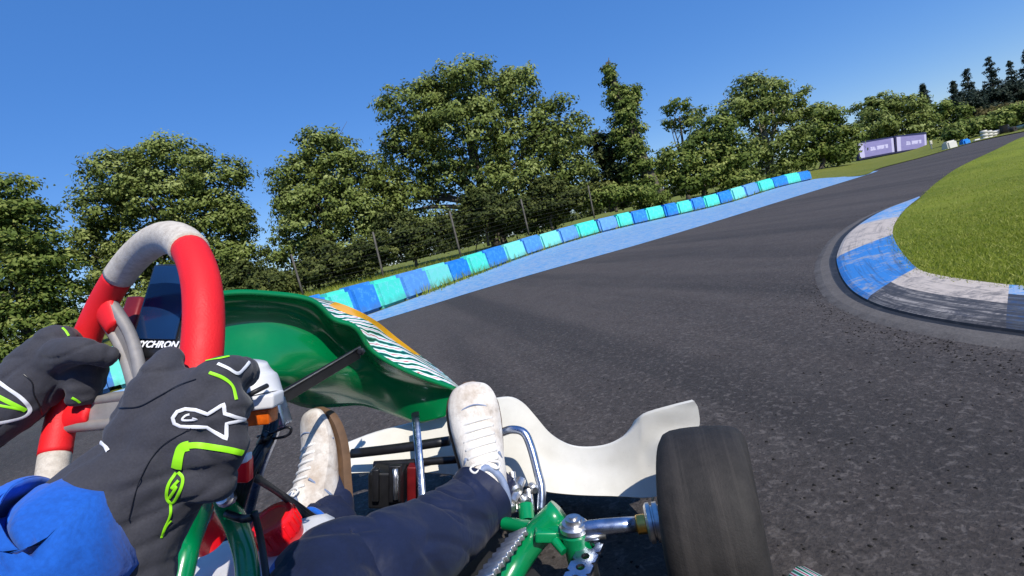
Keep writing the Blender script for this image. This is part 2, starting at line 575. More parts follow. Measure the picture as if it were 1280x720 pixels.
m_leaf_olive = mat_leaf('olive_leaves', (.045, .062, .014, 1), (.165, .21, .045, 1), (.38, .42, .15, 1))
m_leaf_green = mat_leaf('green_leaves', (.032, .058, .012, 1), (.13, .18, .034, 1), (.36, .38, .11, 1))
m_leaf_dark_shade = mat_leaf('dark_shade_leaves', (.010, .017, .005, 1), (.055, .072, .017, 1), (.15, .165, .045, 1), .15)  # tree shade over the undergrowth is put into these dark leaf colours
m_leaf_conifer = mat_leaf('conifer_needles', (.010, .02, .014, 1), (.02, .034, .022, 1), (.035, .05, .03, 1), .1)
m_leaf_rust = mat_leaf('rust_leaves', (.04, .036, .012, 1), (.10, .085, .026, 1), (.18, .15, .05, 1))
m_blade = mat_leaf('grass_blades', (.15, .20, .016, 1), (.27, .32, .032, 1), (.46, .46, .13, 1), .35)
m_bark = simple('bark', (.085, .072, .056, 1), .9, var=.45, scale=8, bump=.7, bdist=.03, bscale=14)
m_bark_pale = simple('pale_bark', (.22, .19, .14, 1), .9, var=.35, scale=8, bump=.6, bdist=.02, bscale=14)
m_post = simple('weathered_post', (.10, .09, .078, 1), .85, var=.35, scale=12, bump=.4, bdist=.004, bscale=40)
m_wire = simple('galvanised_wire', (.06, .065, .06, 1), .6, .4, var=.2)

# ------------------------------------------------------------------ world and sun
SUN_EL, SUN_AZ = R(46), R(163)          # azimuth clockwise from +Y (kart forward), so the sun is behind and to the right
w = bpy.data.worlds.new('World'); scene.world = w; w.use_nodes = True
nt = w.node_tree
sky = nt.nodes.new('ShaderNodeTexSky'); sky.sky_type = 'NISHITA'; sky.sun_disc = False
sky.sun_elevation = SUN_EL; sky.sun_rotation = SUN_AZ
sky.altitude = 60; sky.air_density = 1.0; sky.dust_density = .15; sky.ozone_density = 3.5
hs = nt.nodes.new('ShaderNodeHueSaturation'); hs.inputs['Saturation'].default_value = 1.28; hs.inputs['Hue'].default_value = .512
nt.links.new(sky.outputs[0], hs.inputs['Color']); mxw = nt.nodes.new('ShaderNodeMix'); mxw.data_type = 'RGBA'; mxw.inputs[0].default_value = .45; mxw.inputs[7].default_value = (.62, 2.0, 5.4, 1)
nt.links.new(hs.outputs[0], mxw.inputs[6]); nt.links.new(mxw.outputs[2], nt.nodes['Background'].inputs[0])
nt.nodes['Background'].inputs[1].default_value = .145
sd = Vector((math.sin(SUN_AZ) * math.cos(SUN_EL), math.cos(SUN_AZ) * math.cos(SUN_EL), math.sin(SUN_EL)))
sl = bpy.data.lights.new('sun', 'SUN'); sl.energy = 5.0; sl.angle = R(.5); sl.color = (1, .95, .86)
so = bpy.data.objects.new('sun', sl); COL.objects.link(so)
so.rotation_euler = sd.to_track_quat('Z', 'Y').to_euler()
scene.view_settings.view_transform = 'Standard'
scene.view_settings.look = 'None'
scene.view_settings.exposure = 0

# ================================================================== SETTING
def loft(name, lines, mats, n=8, kind='structure', mi_of=None, smooth=True, jitter=0.):
    rows = [catmull([tuple(p) for p in l], n) for l in lines]
    mb = MB(); nr, nc = len(rows), len(rows[0])
    if jitter:
        for i in range(1, nr):
            for j in range(nc):
                p = rows[i][j]; p[2] += jitter * noise.noise(Vector((p[0] * .6, p[1] * .6, 0))) * min(1, i / 2)
    mb.grid(rows, uv=True)
    if mi_of:
        mb.m = [mi_of(i, j / (nc - 1)) for i in range(nr - 1) for j in range(nc - 1)]
    o = mb.build(name, mats, None, smooth)
    if kind: tag(o, kind=kind)
    return o


# asphalt out to the horizon
mb = MB()
xs = [-1500, -300, -60, -20, -8, 0, 8, 20, 60, 300, 1500]
mb.grid([[Vector((x, y, 0)) for x in xs] for y in xs])
tag(mb.build('track', m_asphalt), kind='structure')

# painted run-off between the asphalt and the barrier
low_px = [(-500, 690), (-120, 570), (120, 502), (300, 452), (483, 398), (600, 362), (700, 333), (800, 305), (900, 275), (1000, 244), (1085, 218), (1112, 210)]
base = [at(-500, 675, 6.8), at(-120, 564, 7.4), at(120, 496, 8.2), at(300, 443, 8.8), at(453, 396, 9.2), at(594, 344, 10.8), at(661, 319, 12.2),
        at(727, 298, 13.6), at(780, 284, 14.6), at(902, 256, 16.4), at(971, 235, 18.4), at(1017, 224, 21.0)]
def lift(p, zmin):
    t = (CAM.z - zmin) / max(CAM.z - p.z, 1e-6)
    return CAM + (p - CAM) * t if p.z < zmin else p
base = [lift(p, .05) for i, p in enumerate(base)]
lowp = [ground(*p, z=.004) for p in low_px]
# beyond the end of the barrier the strip narrows to nothing at the verge
endp = ground(1098, 213.2, .004)
rows_low = lowp[:-1] + [endp]
rows_up = base[:]
midrow = [a * .5 + b * .5 for a, b in zip(rows_low, rows_up)]
for p in midrow: p.z = max(.02, p.z * .8)
loft('run_off', [rows_low, midrow, rows_up], m_runoff, 8)

# grass bank behind the barrier, rising to the trees, then on to the far ground
def back(p, dist, dz):
    d = Vector((p.x - CAM.x, p.y - CAM.y, 0)).normalized()
    q = p + d * dist; q.z = p.z + dz
    return q
bank0 = [p + Vector((0, 0, -.005)) for p in base] + [ground(1075, 219.5, .02), ground(1100, 210, .02), ground(1150, 197, .02), ground(1190, 185.5, .02), ground(1215, 178, .03), ground(1250, 170, .03), ground(1330, 154, .03)]
bank1 = [back(p, 1.2, .10) for p in base] + [at(1062, 211, 24), at(1098, 201, 27), at(1140, 193, 31), at(1178, 186, 36), at(1212, 178, 42), at(1250, 169, 48), at(1335, 150, 52)]
bank2 = [back(p, 7, .28) for p in base] + [at(1062, 203, 33), at(1098, 196, 36), at(1140, 189, 40), at(1178, 183, 44), at(1212, 176, 50), at(1252, 167, 56), at(1345, 147, 60)]
bank1 = [lift(p, .03) for p in bank1]; bank2 = [lift(p, .05) for p in bank2]
bank3 = [back(p, 40, .7) for p in bank2]
bank4 = [back(p, 900, 3.0) for p in bank3]
loft('verge', [bank0, bank1, bank2, bank3, bank4], m_verge, 6)

# ---- apex kerb and infield
outer = [(1640, 500), (1400, 462), (1280, 440), (1200, 428), (1120, 412), (1065, 395), (1030, 375), (1016, 350), (1018, 325), (1040, 295), (1085, 268), (1148, 246)]
inner = [(1640, 372), (1400, 363), (1280, 357), (1230, 352), (1180, 345), (1150, 337), (1133, 322), (1119, 302), (1116, 288), (1121, 275), (1133, 260), (1150, 246.5)]
O = [ground(*p, z=.004) for p in outer]; I = [ground(*p, z=.045) for p in inner]
O.insert(0, O[0] + (O[0] - O[1]) * 3.5 + Vector((1.2, 0, 0))); I.insert(0, I[0] + (I[0] - I[1]) * 3.5 + Vector((1.2, 0, 0)))
def across(t, z): return [Vector((a.x + (b.x - a.x) * t, a.y + (b.y - a.y) * t, z)) for a, b in zip(O, I)]
prof = [(0, -.003), (.10, .008), (.20, .010), (.215, .0055), (.275, .0055), (.29, .012), (.34, .022), (.48, .030), (.62, .036), (.80, .041), (1.0, .045)]
def kerb_mi(i, t):
    t = (t * 12 - 1) / 11
    # 0 concrete, 1 groove, 2 blue, 3 white, 4 pale blue, 5 rubbered white, 6 rubbered blue
    if i < 2: return 0
    if i < 5: return 1
    if t < .205: return 6 if i < 9 else 4
    if t < .47: return 5 if i < 8 else 3
    if t < .69: return 2
    if t < .84: return 3
    return 4
loft('kerb', [across(*p) for p in prof], [m_concrete, m_groove, m_kerb_blue, m_kerb_white, m_kerb_pale, m_kerb_skid, m_kerb_bskid], 14, mi_of=kerb_mi, smooth=False)
edge = I + [ground(1172, 227, .03), ground(1200, 208, .03), ground(1240, 189, .03), ground(1282, 170, .03), ground(1340, 152.5, .03), ground(1420, 131.2, .02)]
edge[12] = ground(1150, 246.5, .03)
for p in edge[:12]: p.z = .045
rt = Vector((math.cos(R(8)), -math.sin(R(8)), 0))
lines = []
for k, (d, dz) in enumerate([(0, -.003), (.12, .008), (.5, .012), (1.2, .02), (2.5, .035), (5, .045), (10, .05), (25, .05), (80, .05), (400, .05)]):
    lines.append([p + rt * d + Vector((0, 0, dz)) for p in edge])
infield = loft('infield_grass', lines, m_infield, 8, jitter=.05)


# ---- grass blades (nobody could count them): one object
def blades(name, pts, hmin, hmax, wd, mat, lean=.5):
    n = len(pts)
    P = np.array(pts); a = rng.uniform(0, 2 * np.pi, n); h = rng.uniform(hmin, hmax, n); w_ = wd * rng.uniform(.6, 1.3, n)
    side = np.stack([np.cos(a), np.sin(a), np.zeros(n)], 1) * w_[:, None]
    b = rng.uniform(0, 2 * np.pi, n); ln = rng.uniform(0, lean, n) * h
    tip = P + np.stack([np.cos(b) * ln, np.sin(b) * ln, h], 1)
    V = np.stack([P - side, P + side, tip], 1).reshape(-1, 3)
    F = np.arange(n * 3).reshape(-1, 3)
    me = bpy.data.meshes.new(name); me.from_pydata(V.tolist(), [], F.tolist())
    tone = np.repeat(rng.uniform(0, 1, n) ** 1.2, 3).astype(np.float32)
    at_ = me.attributes.new('tone', 'FLOAT', 'POINT'); at_.data.foreach_set('value', tone)
    return link(name, me, mat, None, False)


def bvh_of(o):
    return BVHTree.FromPolygons([v.co.copy() for v in o.data.vertices], [tuple(p.vertices) for p in o.data.polygons])


tri = bvh_of(infield)
pts = []
while len(pts) < 45000:
    u = random.uniform(1105, 1420); v = random.uniform(190, 372)
    r_ = (FW + CX * ((u - 640) / FPX) - CUP * ((v - 360) / FPX)).normalized()
    hit, nn, ii, dd = tri.ray_cast(CAM, r_)
    if hit is None or dd > 14 or hit.y < .4: continue
    pn = noise.noise(hit * 1.6) + .5 * noise.noise(hit * 6)
    if pn < -.35 and random.random() < .75: continue
    pts.append((hit.x + random.gauss(0, .02), hit.y + random.gauss(0, .02), hit.z - .004))
g = blades('grass', pts, .006, .022, .0022, m_blade, 1.5)
tag(g, 'short green grass blades growing on the infield inside the kerb', 'grass', kind='stuff')


tri = bvh_of(bpy.data.objects['verge'])
pts = []
while len(pts) < 30000:
    u = random.uniform(330, 1010); v = random.uniform(205, 385)
    r_ = (FW + CX * ((u - 640) / FPX) - CUP * ((v - 360) / FPX)).normalized()
    hit, nn, ii, dd = tri.ray_cast(CAM, r_)
    if hit is None or dd > 26 or dd < 8: continue
    if noise.noise(hit * .9) < -.1 and random.random() < .7: continue
    pts.append((hit.x + random.gauss(0, .1), hit.y + random.gauss(0, .1), hit.z - .02))
g = blades('tall_grass', pts, .05, .22, .008, m_blade, .7)
tag(g, 'rough uncut grass growing on the bank behind the barrier', 'grass', kind='stuff')


m_crumb = simple('rubber_crumb', (.018, .017, .016, 1), .95, spec=.05, var=.3)
def crumbs(name, pts, smin, smax, mat):
    V, F = [], []
    for p in pts:
        r_ = random.uniform(smin, smax); o = len(V); a = random.uniform(0, 6.3)
        for k in range(5): V.append((p.x + math.cos(a + k * 1.257) * r_ * random.uniform(.6, 1.5), p.y + math.sin(a + k * 1.257) * r_ * random.uniform(.6, 1.5), p.z))
        V.append((p.x, p.y, p.z + r_ * random.uniform(.5, 1)))
        F += [(o + k, o + (k + 1) % 5, o + 5) for k in range(5)]
    me = bpy.data.meshes.new(name); me.from_pydata(V, [], F)
    return link(name, me, mat, None, False)


Oc = catmull([tuple(p) for p in O], 30); pts = []
for _ in range(1100):
    p = Vector(random.choice(Oc)); away = (p - Vector((2.6, 2.6, 0))); away.z = 0; away.normalize()
    pts.append(Vector((p.x, p.y, 0)) + away * abs(random.gauss(0, .18)) + Vector((random.gauss(0, .05), random.gauss(0, .05), .0005)))
for _ in range(500):
    q = ground(random.uniform(480, 1400), random.uniform(330, 720))
    if (q - CAM).length < 9: pts.append(Vector((q.x, q.y, .0005)))
g = crumbs('rubber_crumbs', pts, .0012, .0034, m_crumb)
tag(g, 'tiny black rubber crumbs scattered on the asphalt along the kerb', 'debris', kind='stuff')


# ---- barrier blocks: one thing each
bpx = [(420, 403.5), (450, 393), (481, 384), (512, 373.3), (542, 361), (569, 349.5), (593, 340.2), (613, 332), (638, 322), (660, 314), (682, 306.5), (705, 299.5), (727, 293), (752, 286.5),
       (775, 281), (793, 277), (812, 273), (834, 268.3), (850, 265), (868, 261), (884, 257.3), (902, 253), (919, 249), (935, 243.5), (952, 238.5), (969, 232.8), (986, 229.5), (1002, 226.3), (1017, 223)]
fine = []
for a, b in zip(base[:-1], base[1:]): pass
bcurve = catmull([tuple(p) for p in base], 40)
bcurve = [Vector(p) for p in bcurve]
def project(p):
    q = p - CAM; d = q.dot(FW)
    return 640 + FPX * q.dot(CX) / d, 360 - FPX * q.dot(CUP) / d
bu = [project(p)[0] for p in bcurve]
def on_curve(u):
    for i in range(len(bu) - 1):
        if bu[i] <= u <= bu[i + 1]:
            t = (u - bu[i]) / max(bu[i + 1] - bu[i], 1e-6)
            return bcurve[i].lerp(bcurve[i + 1], t)
    return bcurve[-1]
marks = [p[0] for p in bpx]
left_marks = []
x = marks[0]
for k in range(12):
    x -= 31 + k * 1.0
    left_marks.append(x)
marks = left_marks[::-1] + marks
def block_mesh(L, H, D):
    bm = bmesh.new(); bmesh.ops.create_cube(bm, size=1)
    for v in bm.verts:
        top = v.co.z > 0
        v.co = Vector((v.co.x * L, v.co.y * (D * (.72 if top else 1)), (v.co.z + .5) * H))
    bmesh.ops.bevel(bm, geom=bm.edges[:], offset=.05, segments=4, affect='EDGES')
    # moulded recess line along the flank
    me = bpy.data.meshes.new('barrier_block'); bm.to_mesh(me); bm.free()
    return me
nblocks = len(marks) - 1
ords = ['first', 'second', 'third', 'fourth', 'fifth', 'sixth', 'seventh', 'eighth', 'ninth', 'tenth', 'eleventh', 'twelfth', 'thirteenth', 'fourteenth', 'fifteenth', 'sixteenth', 'seventeenth', 'eighteenth', 'nineteenth', 'twentieth', 'twenty-first']
cnt = {0: 0, 1: 0}
for i in range(nblocks - 1, -1, -1):
    a, b = on_curve(marks[i]), on_curve(marks[i + 1])
    blue = ((i - len(left_marks)) % 2) == 1
    ax = (b - a); L = ax.length; ax.normalize()
    me = block_mesh(L - .008, random.uniform(.405, .435), .36)
    back_dir = Vector((-ax.y, ax.x, 0)).normalized()
    c = (a + b) / 2 + back_dir * (.18 + random.uniform(-.025, .025))
    o = link('barrier_block', me, m_blk_blue if blue else m_blk_cyan, None)
    o.location = c + Vector((0, 0, -.004)); o.rotation_euler = (0, -math.asin(ax.z) , math.atan2(ax.y, ax.x) + R(random.uniform(-2.2, 2.2)))
    autosmooth(o, 50)
    k = cnt[int(blue)]; cnt[int(blue)] += 1
    nm = 'blue' if blue else 'turquoise'
    lab = f'{nm} barrier block, ' + (f'the {nm} one nearest the right end of the row' if k == 0 else f'{ords[k]} {nm} one from the right end of the row')
    tag(o, lab, 'barrier block', f'{nm} blocks of the trackside barrier row')


# ================================================================== TREES
def leaf_mesh(name, pos, size, outward, mat, parent, tone):
    n = len(pos)
    nr = outward + rng.normal(size=(n, 3)) * .5 + np.array([0, 0, .3])
    nr /= np.linalg.norm(nr, axis=1)[:, None] + 1e-9
    t = np.cross(nr, rng.normal(size=(n, 3))); t /= np.linalg.norm(t, axis=1)[:, None] + 1e-9
    b = np.cross(nr, t)
    s = size * rng.uniform(.55, 1.2, n)
    t *= s[:, None]; b *= (s * .62)[:, None]
    V = np.stack([pos - t, pos + b * .9 - t * .1, pos + t, pos - b * .9 - t * .1], 1).reshape(-1, 3)
    me = bpy.data.meshes.new(name)
    me.vertices.add(n * 4); me.loops.add(n * 4); me.polygons.add(n)
    me.vertices.foreach_set('co', V.ravel().astype(np.float32))
    me.loops.foreach_set('vertex_index', np.arange(n * 4, dtype=np.int32))
    me.polygons.foreach_set('loop_start', np.arange(0, n * 4, 4, dtype=np.int32))
    a_ = me.attributes.new('tone', 'FLOAT', 'POINT')
    a_.data.foreach_set('value', np.repeat(np.clip(tone, 0, 1), 4).astype(np.float32))
    me.update(calc_edges=True); me.validate()
    return link(name, me, mat, parent, False)


def crown(lobes, d, clump_px, leaf_px, density, fill=.35, flat=.6):
    """lobes: (u, v, ru, rv[, dd]); every lobe carries bosses of leaves: light on the shells and shade in the hollows painted into leaf tone"""
    k = d / FPX; size = leaf_px * k
    P, O_, T = [], [], []
    for lb in lobes:
        u, v, ru, rv = lb[:4]; dd = lb[4] if len(lb) > 4 else random.uniform(-.25, .25) * ru * k
        c = np.array(at(u, v, d + dd)); rx, rz = ru * k, rv * k
        rs0 = clump_px * k * 1.12
        nsub = max(5, int(density * 5.2 * (rx * rz) / rs0 ** 2))
        for _ in range(nsub):
            q = rng.normal(size=3); q /= np.linalg.norm(q)
            if q[2] < -.4 and rng.random() < .5: q[2] *= -1
            rs = rs0 * rng.uniform(.55, 1.25)
            cc = c + q * np.array([rx, rx, rz]) * rng.uniform(.55, .98)
            m = int(min(420, 30 + 2.6 * (rs / size) ** 2) * rng.uniform(.7, 1.2))
            g_ = rng.normal(size=(m, 3)); g_ /= np.linalg.norm(g_, axis=1)[:, None]
            g_[:, 2] = np.where((g_[:, 2] < -.25) & (rng.random(m) < .6), -g_[:, 2], g_[:, 2])
            fr = rng.uniform(0, 1, m) ** .45 * 1.12
            wob = 1 + .22 * np.sin(g_[:, 0] * 5 + rng.uniform(0, 6)) * np.sin(g_[:, 1] * 5 + rng.uniform(0, 6))
            P.append(cc + g_ * (fr * wob)[:, None] * np.array([1, 1, .72]) * rs)
            O_.append(g_ + q * .5)
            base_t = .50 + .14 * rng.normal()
            T.append(base_t - .42 * (1 - fr) + .20 * g_[:, 2] + .11 * rng.normal(size=m))  # painted crown shading: leaves darken inward, brighten on upward sides
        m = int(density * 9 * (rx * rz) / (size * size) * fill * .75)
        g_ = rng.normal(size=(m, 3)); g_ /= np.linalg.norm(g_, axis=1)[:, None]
        P.append(c + g_ * (rng.uniform(0, 1, m) ** .4 * .8)[:, None] * np.array([rx, rx, rz])); O_.append(g_); T.append(np.full(m, .10))  # inner fill coloured dark to stand for shade inside the crown
    return np.concatenate(P), size, np.concatenate(O_), np.concatenate(T)


def limb_tree(mb, base_p, lobes, d, r_base, bare=False):
    k = d / FPX
    top = max((at(l[0], l[1], d) for l in lobes), key=lambda p: p.z)
    cen = sum((at(l[0], l[1], d) for l in lobes), Vector()) / len(lobes)
    fork = base_p.lerp(cen, .55)
    mb.tube([base_p + Vector((0, 0, -.1)), base_p.lerp(fork, .5) + Vector((random.uniform(-.1, .1), 0, 0)), fork, cen.lerp(top, .4)], [r_base * 1.25, r_base, r_base * .8, r_base * .35], 9, 5)
    for l in lobes:
        e = at(l[0], l[1], d + (l[4] if len(l) > 4 else 0))
        s = base_p.lerp(fork, random.uniform(.7, 1.0))
        m = s.lerp(e, .5) + Vector((random.uniform(-.3, .3), random.uniform(-.3, .3), random.uniform(0, .4)))
        mb.tube([s, m, e], [r_base * .42, r_base * .26, r_base * .1], 6, 4)
        for _ in range(3):
            q = e + Vector((random.gauss(0, 1), random.gauss(0, 1), random.gauss(.3, .7))) * l[2] * k * .55
            mb.tube([m.lerp(e, .5), (m.lerp(e, .5) + q) / 2 + Vector((0, 0, .1)), q], [r_base * .14, r_base * .09, r_base * .03], 5, 3)


def tree(name, label, cat, base_uvd, lobes, mat, r_base=.16, clump=13, leaf=3.2, density=1.0, fill=.35, group=None, bark=None, flat=.6):
    u, v, d = base_uvd
    bp = at(u, v, d)
    root = empty(name, bp); tag(root, label, cat, group)
    mb = MB(); limb_tree(mb, bp, lobes, d, r_base)
    mb.build('trunk', bark or m_bark, root)
    P, s, O_, T = crown(lobes, d, clump, leaf, density, fill, flat)
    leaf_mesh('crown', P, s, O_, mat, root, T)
    return root


G = 'trees and bushes beyond the grass bank'
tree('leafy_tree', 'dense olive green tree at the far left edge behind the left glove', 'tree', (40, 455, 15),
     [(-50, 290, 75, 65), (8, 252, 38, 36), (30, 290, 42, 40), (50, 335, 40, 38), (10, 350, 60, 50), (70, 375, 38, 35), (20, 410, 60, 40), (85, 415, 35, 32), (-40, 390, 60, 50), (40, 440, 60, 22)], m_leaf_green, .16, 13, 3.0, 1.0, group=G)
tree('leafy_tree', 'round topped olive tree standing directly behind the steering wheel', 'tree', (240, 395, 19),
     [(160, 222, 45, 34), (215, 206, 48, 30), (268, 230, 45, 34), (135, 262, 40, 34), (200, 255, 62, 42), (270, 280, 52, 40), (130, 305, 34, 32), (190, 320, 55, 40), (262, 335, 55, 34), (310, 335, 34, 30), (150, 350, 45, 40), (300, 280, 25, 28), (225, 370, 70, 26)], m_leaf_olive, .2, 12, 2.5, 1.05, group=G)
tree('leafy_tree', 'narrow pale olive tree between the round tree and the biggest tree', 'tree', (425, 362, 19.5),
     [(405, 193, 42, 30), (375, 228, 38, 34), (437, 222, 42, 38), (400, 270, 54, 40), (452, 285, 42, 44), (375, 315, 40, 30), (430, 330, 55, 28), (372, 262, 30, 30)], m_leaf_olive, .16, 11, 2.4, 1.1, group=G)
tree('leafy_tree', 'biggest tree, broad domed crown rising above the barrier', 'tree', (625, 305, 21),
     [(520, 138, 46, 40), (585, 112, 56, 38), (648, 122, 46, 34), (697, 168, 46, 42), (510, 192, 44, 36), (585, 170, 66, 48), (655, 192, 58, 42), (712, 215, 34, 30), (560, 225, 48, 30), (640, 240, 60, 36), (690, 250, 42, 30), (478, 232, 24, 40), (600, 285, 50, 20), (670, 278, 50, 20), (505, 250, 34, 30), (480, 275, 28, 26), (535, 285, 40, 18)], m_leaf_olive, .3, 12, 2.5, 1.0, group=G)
# ivy column
bp = at(826, 250, 22)
root = empty('ivy_clad_tree', bp); tag(root, 'tall leaning dead trunk thickly clad in ivy, bare twig at its tip', 'tree', G)
mb = MB(); mb.tube([bp, at(808, 215, 22), at(788, 160, 22), at(772, 118, 22), at(758, 78, 22)], [.34, .30, .26, .18, .05], 9, 5)
mb.tube([at(786, 150, 22), at(797, 122, 22), at(800, 106, 22)], [.2, .1, .03], 6, 4)
mb.tube([at(783, 150, 22), at(783, 126, 22), at(781, 110, 22)], [.12, .07, .03], 6, 4)
for (a, b) in (((760, 92), (750, 84)), ((762, 100), (752, 103)), ((760, 86), (761, 72)), ((764, 84), (770, 92))):
    mb.tube([at(*a, 22), at(*b, 22)], [.04, .015], 5, 3)
mb.build('trunk', m_bark, root)
P, s, O_, T = crown([(760, 92, 6, 10), (764, 108, 10, 14), (772, 126, 15, 16), (787, 128, 15, 14), (781, 148, 20, 18), (785, 170, 22, 18), (792, 192, 23, 18), (800, 215, 25, 18), (808, 235, 27, 16), (816, 250, 24, 12), (797, 116, 6, 10), (782, 118, 5, 8)], 22, 7, 2.2, 1.2, .3)
leaf_mesh('crown', P, s, O_, m_leaf_green, root, T)
tree('dark_bush', 'dark bushy shrub filling the gap left of the ivy clad trunk', 'bush', (765, 262, 23.5),
     [(757, 190, 20, 26), (765, 215, 26, 26), (750, 238, 26, 20), (775, 245, 25, 18), (735, 252, 25, 16)], m_leaf_dark_shade, .1, 9, 2.5, 1.1, group=G)
tree('slender_tree', 'small airy tree with thin see-through crown right of the ivy', 'tree', (860, 250, 27),
     [(845, 138, 22, 12), (868, 146, 20, 11), (838, 156, 14, 8), (856, 160, 16, 9)], m_leaf_green, .1, 7, 2.2, .55, group=G)
tree('leafy_bush', 'olive thicket just behind the barrier between ivy trunk and branchy tree', 'bush', (880, 250, 23),
     [(848, 205, 34, 24), (885, 190, 36, 28), (915, 200, 34, 30), (893, 163, 28, 20), (870, 228, 45, 18), (835, 228, 30, 18), (918, 228, 34, 14)], m_leaf_green, .12, 10, 2.5, 1.1, group=G)
tree('branchy_tree', 'russet crowned tree with pale bare limbs showing through its leaves', 'tree', (965, 228, 26),
     [(935, 116, 26, 18), (962, 116, 28, 20), (985, 132, 26, 20), (922, 142, 28, 22), (955, 150, 36, 28), (1003, 155, 24, 22), (970, 185, 40, 24), (935, 200, 34, 20), (955, 216, 40, 10)], m_leaf_olive, .2, 9, 2.3, .8, group=G, bark=m_bark_pale)
tree('leafy_bush', 'upright dark green bush left of the purple banners', 'bush', (1025, 212, 29),
     [(1025, 150, 18, 20), (1040, 160, 16, 24), (1015, 175, 24, 24), (1042, 185, 20, 20), (1000, 198, 28, 14), (1060, 178, 14, 22), (1055, 196, 18, 12)], m_leaf_green, .12, 8, 2.3, 1.1, group=G)
tree('leafy_tree', 'wide low olive tree behind the two purple banners', 'tree', (1115, 195, 42),
     [(1085, 137, 20, 14), (1105, 133, 22, 15), (1132, 135, 22, 15), (1090, 160, 28, 18), (1125, 160, 28, 20), (1150, 155, 18, 20), (1140, 178, 25, 12), (1100, 180, 30, 12)], m_leaf_olive, .22, 7, 2.0, 1.1, group=G)
tree('leafy_bush', 'tall mixed hedge behind the white barrier block', 'bush', (1180, 184, 48),
     [(1172, 138, 18, 12), (1190, 145, 18, 14), (1165, 160, 18, 14), (1185, 168, 22, 12), (1205, 160, 16, 16), (1210, 172, 16, 8)], m_leaf_green, .2, 6, 1.9, 1.1, group=G)
tree('rusty_bush', 'reddish brown hedge beside the parked dark kart', 'bush', (1240, 172, 58),
     [(1222, 150, 14, 12), (1240, 148, 16, 11), (1258, 142, 16, 12), (1230, 163, 18, 8), (1252, 158, 14, 8), (1280, 145, 18, 14), (1300, 140, 20, 16)], m_leaf_rust, .2, 5.5, 1.8, 1.1, group=G)
for (u1, v1, u2, v2, w0, lab) in [(1153, 108, 1157, 130, 9, 'smallest lone dark conifer poking above the olive tree'),
                                  (1191, 104, 1196, 135, 10, 'thin dark conifer left of the tallest conifers'),
                                  (1208, 90, 1214, 150, 20, 'broad dark conifer with a rounded top'),
                                  (1236, 76, 1244, 150, 21, 'tall spiky dark conifer standing third from right'),
                                  (1262, 80, 1268, 150, 17, 'dark conifer with narrow tip beside the tall spiky one'),
                                  (1282, 66, 1290, 150, 20, 'tallest dark conifer at the right edge of the frame')]:
    d = 66
    bp = at(u2 + 6, 176 - (u2 - 1157) * .12, d); k = d / FPX
    root = empty('conifer_tree', bp); tag(root, lab, 'conifer', 'dark conifers on the far skyline')
    tp = at(u1, v1, d)
    MB().tube([bp, bp.lerp(tp, .5), tp], [.25, .16, .03], 7, 3).build('trunk', m_bark, root)
    lob = []
    n_ = 15
    for i in range(n_):
        t = i / (n_ - 1)
        lob.append((u1 + (u2 - u1) * t, v1 + (v2 - v1) * t, max(.8, w0 * (.06 + .94 * t ** .8) * random.uniform(.6, 1.2)), (v2 - v1) / n_ * 1.0, random.uniform(-.2, .2)))
    P, s, O_, T = crown(lob, d, 2.6, 1.0, .5, .5, .5)
    leaf_mesh('crown', P, s, O_, m_leaf_conifer, root, T)
tree('dark_bush', 'dark evergreen thicket joining the feet of the tall conifers', 'bush', (1240, 165, 64),
     [(1195, 134, 14, 12), (1215, 128, 16, 14), (1238, 124, 16, 14), (1260, 120, 16, 14), (1285, 116, 18, 16), (1250, 138, 20, 8), (1225, 140, 18, 8)], m_leaf_conifer, .2, 5, 1.6, 1.2, group=G)
# undergrowth in the shade under the big trees
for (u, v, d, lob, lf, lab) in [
        (520, 332, 17.5, [(470, 318, 34, 24), (510, 303, 34, 26), (545, 296, 32, 24), (490, 285, 30, 22)], m_leaf_dark_shade, 'shaded undergrowth left of the tall leaning fence post'),
        (610, 304, 18.5, [(575, 285, 34, 24), (610, 275, 34, 22), (640, 268, 30, 20), (600, 255, 28, 20)], m_leaf_dark_shade, 'shaded undergrowth below the biggest tree'),
        (690, 284, 19.5, [(665, 262, 28, 20), (695, 255, 28, 18), (720, 250, 24, 16), (680, 240, 26, 18)], m_leaf_dark_shade, 'dark scrub under the right half of the biggest tree'),
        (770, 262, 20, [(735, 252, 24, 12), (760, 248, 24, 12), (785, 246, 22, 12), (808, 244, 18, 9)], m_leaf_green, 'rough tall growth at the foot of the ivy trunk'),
        (420, 362, 17.5, [(375, 350, 34, 18), (410, 338, 34, 20), (445, 328, 30, 20), (400, 318, 28, 18)], m_leaf_dark_shade, 'low shaded growth below the narrow olive tree'),
        (320, 400, 17, [(290, 372, 36, 22), (335, 362, 34, 20), (250, 385, 36, 22), (310, 345, 30, 18)], m_leaf_dark_shade, 'low shaded growth right of the round topped tree')]:
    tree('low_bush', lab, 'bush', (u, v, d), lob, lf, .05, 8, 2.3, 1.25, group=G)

lob = []
for u in range(-260, 1120, 42):
    lob.append((u + random.uniform(-8, 8), 301 + (640 - u) * .243 - 8, 34, random.uniform(9, 15), random.uniform(-4, 4)))
P, s_, O_, T = crown(lob, 75, 9, 2.2, .9, .5)
fw = leaf_mesh('distant_wood', P, s_, O_, m_leaf_dark_shade, None, T)
tag(fw, 'distant dark wood showing low between the nearer tree trunks', 'wood', kind='stuff')
tree('leafy_bush', 'low dark hedge running behind the far white and blue blocks', 'bush', (1230, 172, 25.5),
     [(1192, 169, 14, 11), (1206, 165, 18, 13), (1228, 158, 18, 13), (1250, 151, 18, 13), (1274, 145, 20, 14), (1300, 138, 24, 16), (1330, 130, 24, 16)], m_leaf_green, .06, 6, 2.0, 1.2, group=G)

